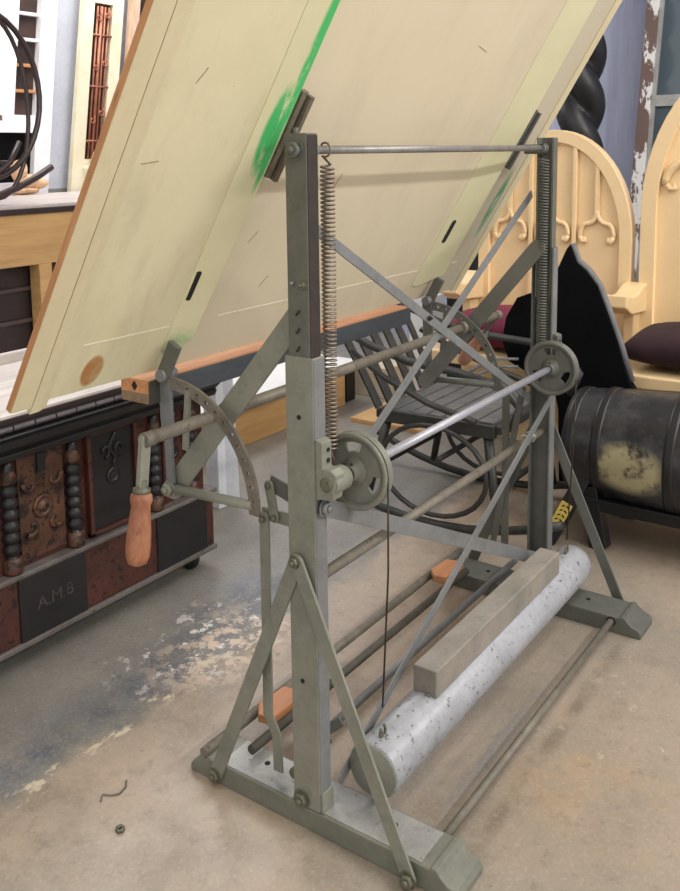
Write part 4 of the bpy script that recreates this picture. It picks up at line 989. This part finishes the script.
def dpart(name, x0, x1, z0, z1, y0, y1, mat, b=0.002, par=None):
    f = lambda x, z: x + 0.15 * (z - 1.3) - 2.85
    return MB().prism(rc(x0, x1, z0, z1), lambda x, z: (f(x, z), y0 - 3.95, z), lambda x, z: (f(x, z), y1 - 3.95, z)).build(name, mat, par or GD, b)
dpart('stile', 2.705, 2.80, 0, 2.6, 3.93, 3.97, 'door_cream')
dpart('stile', 2.955, 3.05, 0, 2.6, 3.93, 3.97, 'door_cream')
dpart('lower_panel', 2.80, 2.955, 0, 1.24, 3.935, 3.965, 'door_cream')
dpart('top_rail', 2.80, 2.955, 2.27, 2.6, 3.93, 3.97, 'door_cream')
dpart('moulding', 2.80, 2.93, 0.95, 0.97, 3.92, 3.936, 'door_cream')
dpart('dark_backing', 2.80, 2.955, 1.24, 2.27, 3.962, 3.968, 'shelf_dark', 0)
f = lambda x, z: x + 0.15 * (z - 1.3) - 2.85
g = MB()
for x in (2.83, 2.862, 2.893, 2.925): g.tube([(f(x, 1.24), -0.015, 1.24), (f(x, 2.25), -0.015, 2.25)], 0.007 if x != 2.862 else 0.012, 8)
for z in (1.36, 1.72, 2.06): g.tube([(f(2.80, z), -0.02, z), (f(2.955, z), -0.02, z)], 0.007, 8)
for x, z in ((2.84, 2.18), (2.91, 2.2), (2.84, 1.85), (2.91, 1.88), (2.84, 1.5), (2.91, 1.55)):
    g.tube([(f(x, z) + 0.028 * (t / 12) * math.cos(t * 0.6), -0.022, z + 0.034 * (t / 12) * math.sin(t * 0.6)) for t in range(13)], 0.006, 8)
tag(g.build('iron_grille', 'copper', GD), 'rusty copper coloured grille')
cd = MB().prism([(-0.10, 0), (0.10, 0), (0.10, 0.02), (0.045, 0.03), (0.0, 0.12), (-0.045, 0.03), (-0.10, 0.02)], lambda a, z: (f(2.875, 1.2) + a, -0.03, 1.17 + z), lambda a, z: (f(2.875, 1.2) + a, -0.05, 1.17 + z)).build('pediment', 'door_cream', GD, 0.003)
pk = leanbox('pink_board', 3.09, 3.17, 0.0, 2.7, 3.9, 3.94, wood('pinkish_board', (214, 184, 158), (190, 156, 130), (6, 6, 1), 4, 0.6), None, 0.15)
tag(pk, 'narrow pinkish bare board leaning just right of the grille door', 'board')
pk = leanbox('dark_board', 3.19, 3.25, 0.0, 2.7, 3.88, 3.92, 'shelf_dark', None, 0.15)
tag(pk, 'narrow dark brown board leaning right of the pinkish board', 'board')
pk = leanbox('cream_board', 3.27, 3.55, 0.0, 2.7, 3.9, 3.94, painted('cream_boards', (222, 204, 170), (200, 178, 144), None, 4, 0.6, 0, 0.7, (8, 1, 1)), None, 0.15)
tag(pk, 'wider cream board half hidden behind the drawing board edge at top left', 'board')

# ------------------------------------------------------------------ small litter on the floor
nut = MB().lathe([(0.0045, 0), (0.009, 0), (0.009, 0.007), (0.0045, 0.007)], (0, 0, 0), (0, 0, 1), 6, True).build('hex_nut', 'bolt')
nut.location = (-0.2, 0.29, 0); tag(nut, 'small steel hex nut lying on the concrete at lower left', 'nut')
wr = MB().tube([(-0.035, 0.0, 0.0022), (-0.02, 0.012, 0.0022), (-0.012, -0.004, 0.0022), (0.0, -0.014, 0.0022), (0.02, -0.010, 0.0022), (0.035, 0.004, 0.0022)], 0.0018, 8).build('bent_wire', 'rod')
wr.location = (-0.135, 0.38, 0); tag(wr, 'short crooked wire lying on the concrete near the hex nut', 'wire')
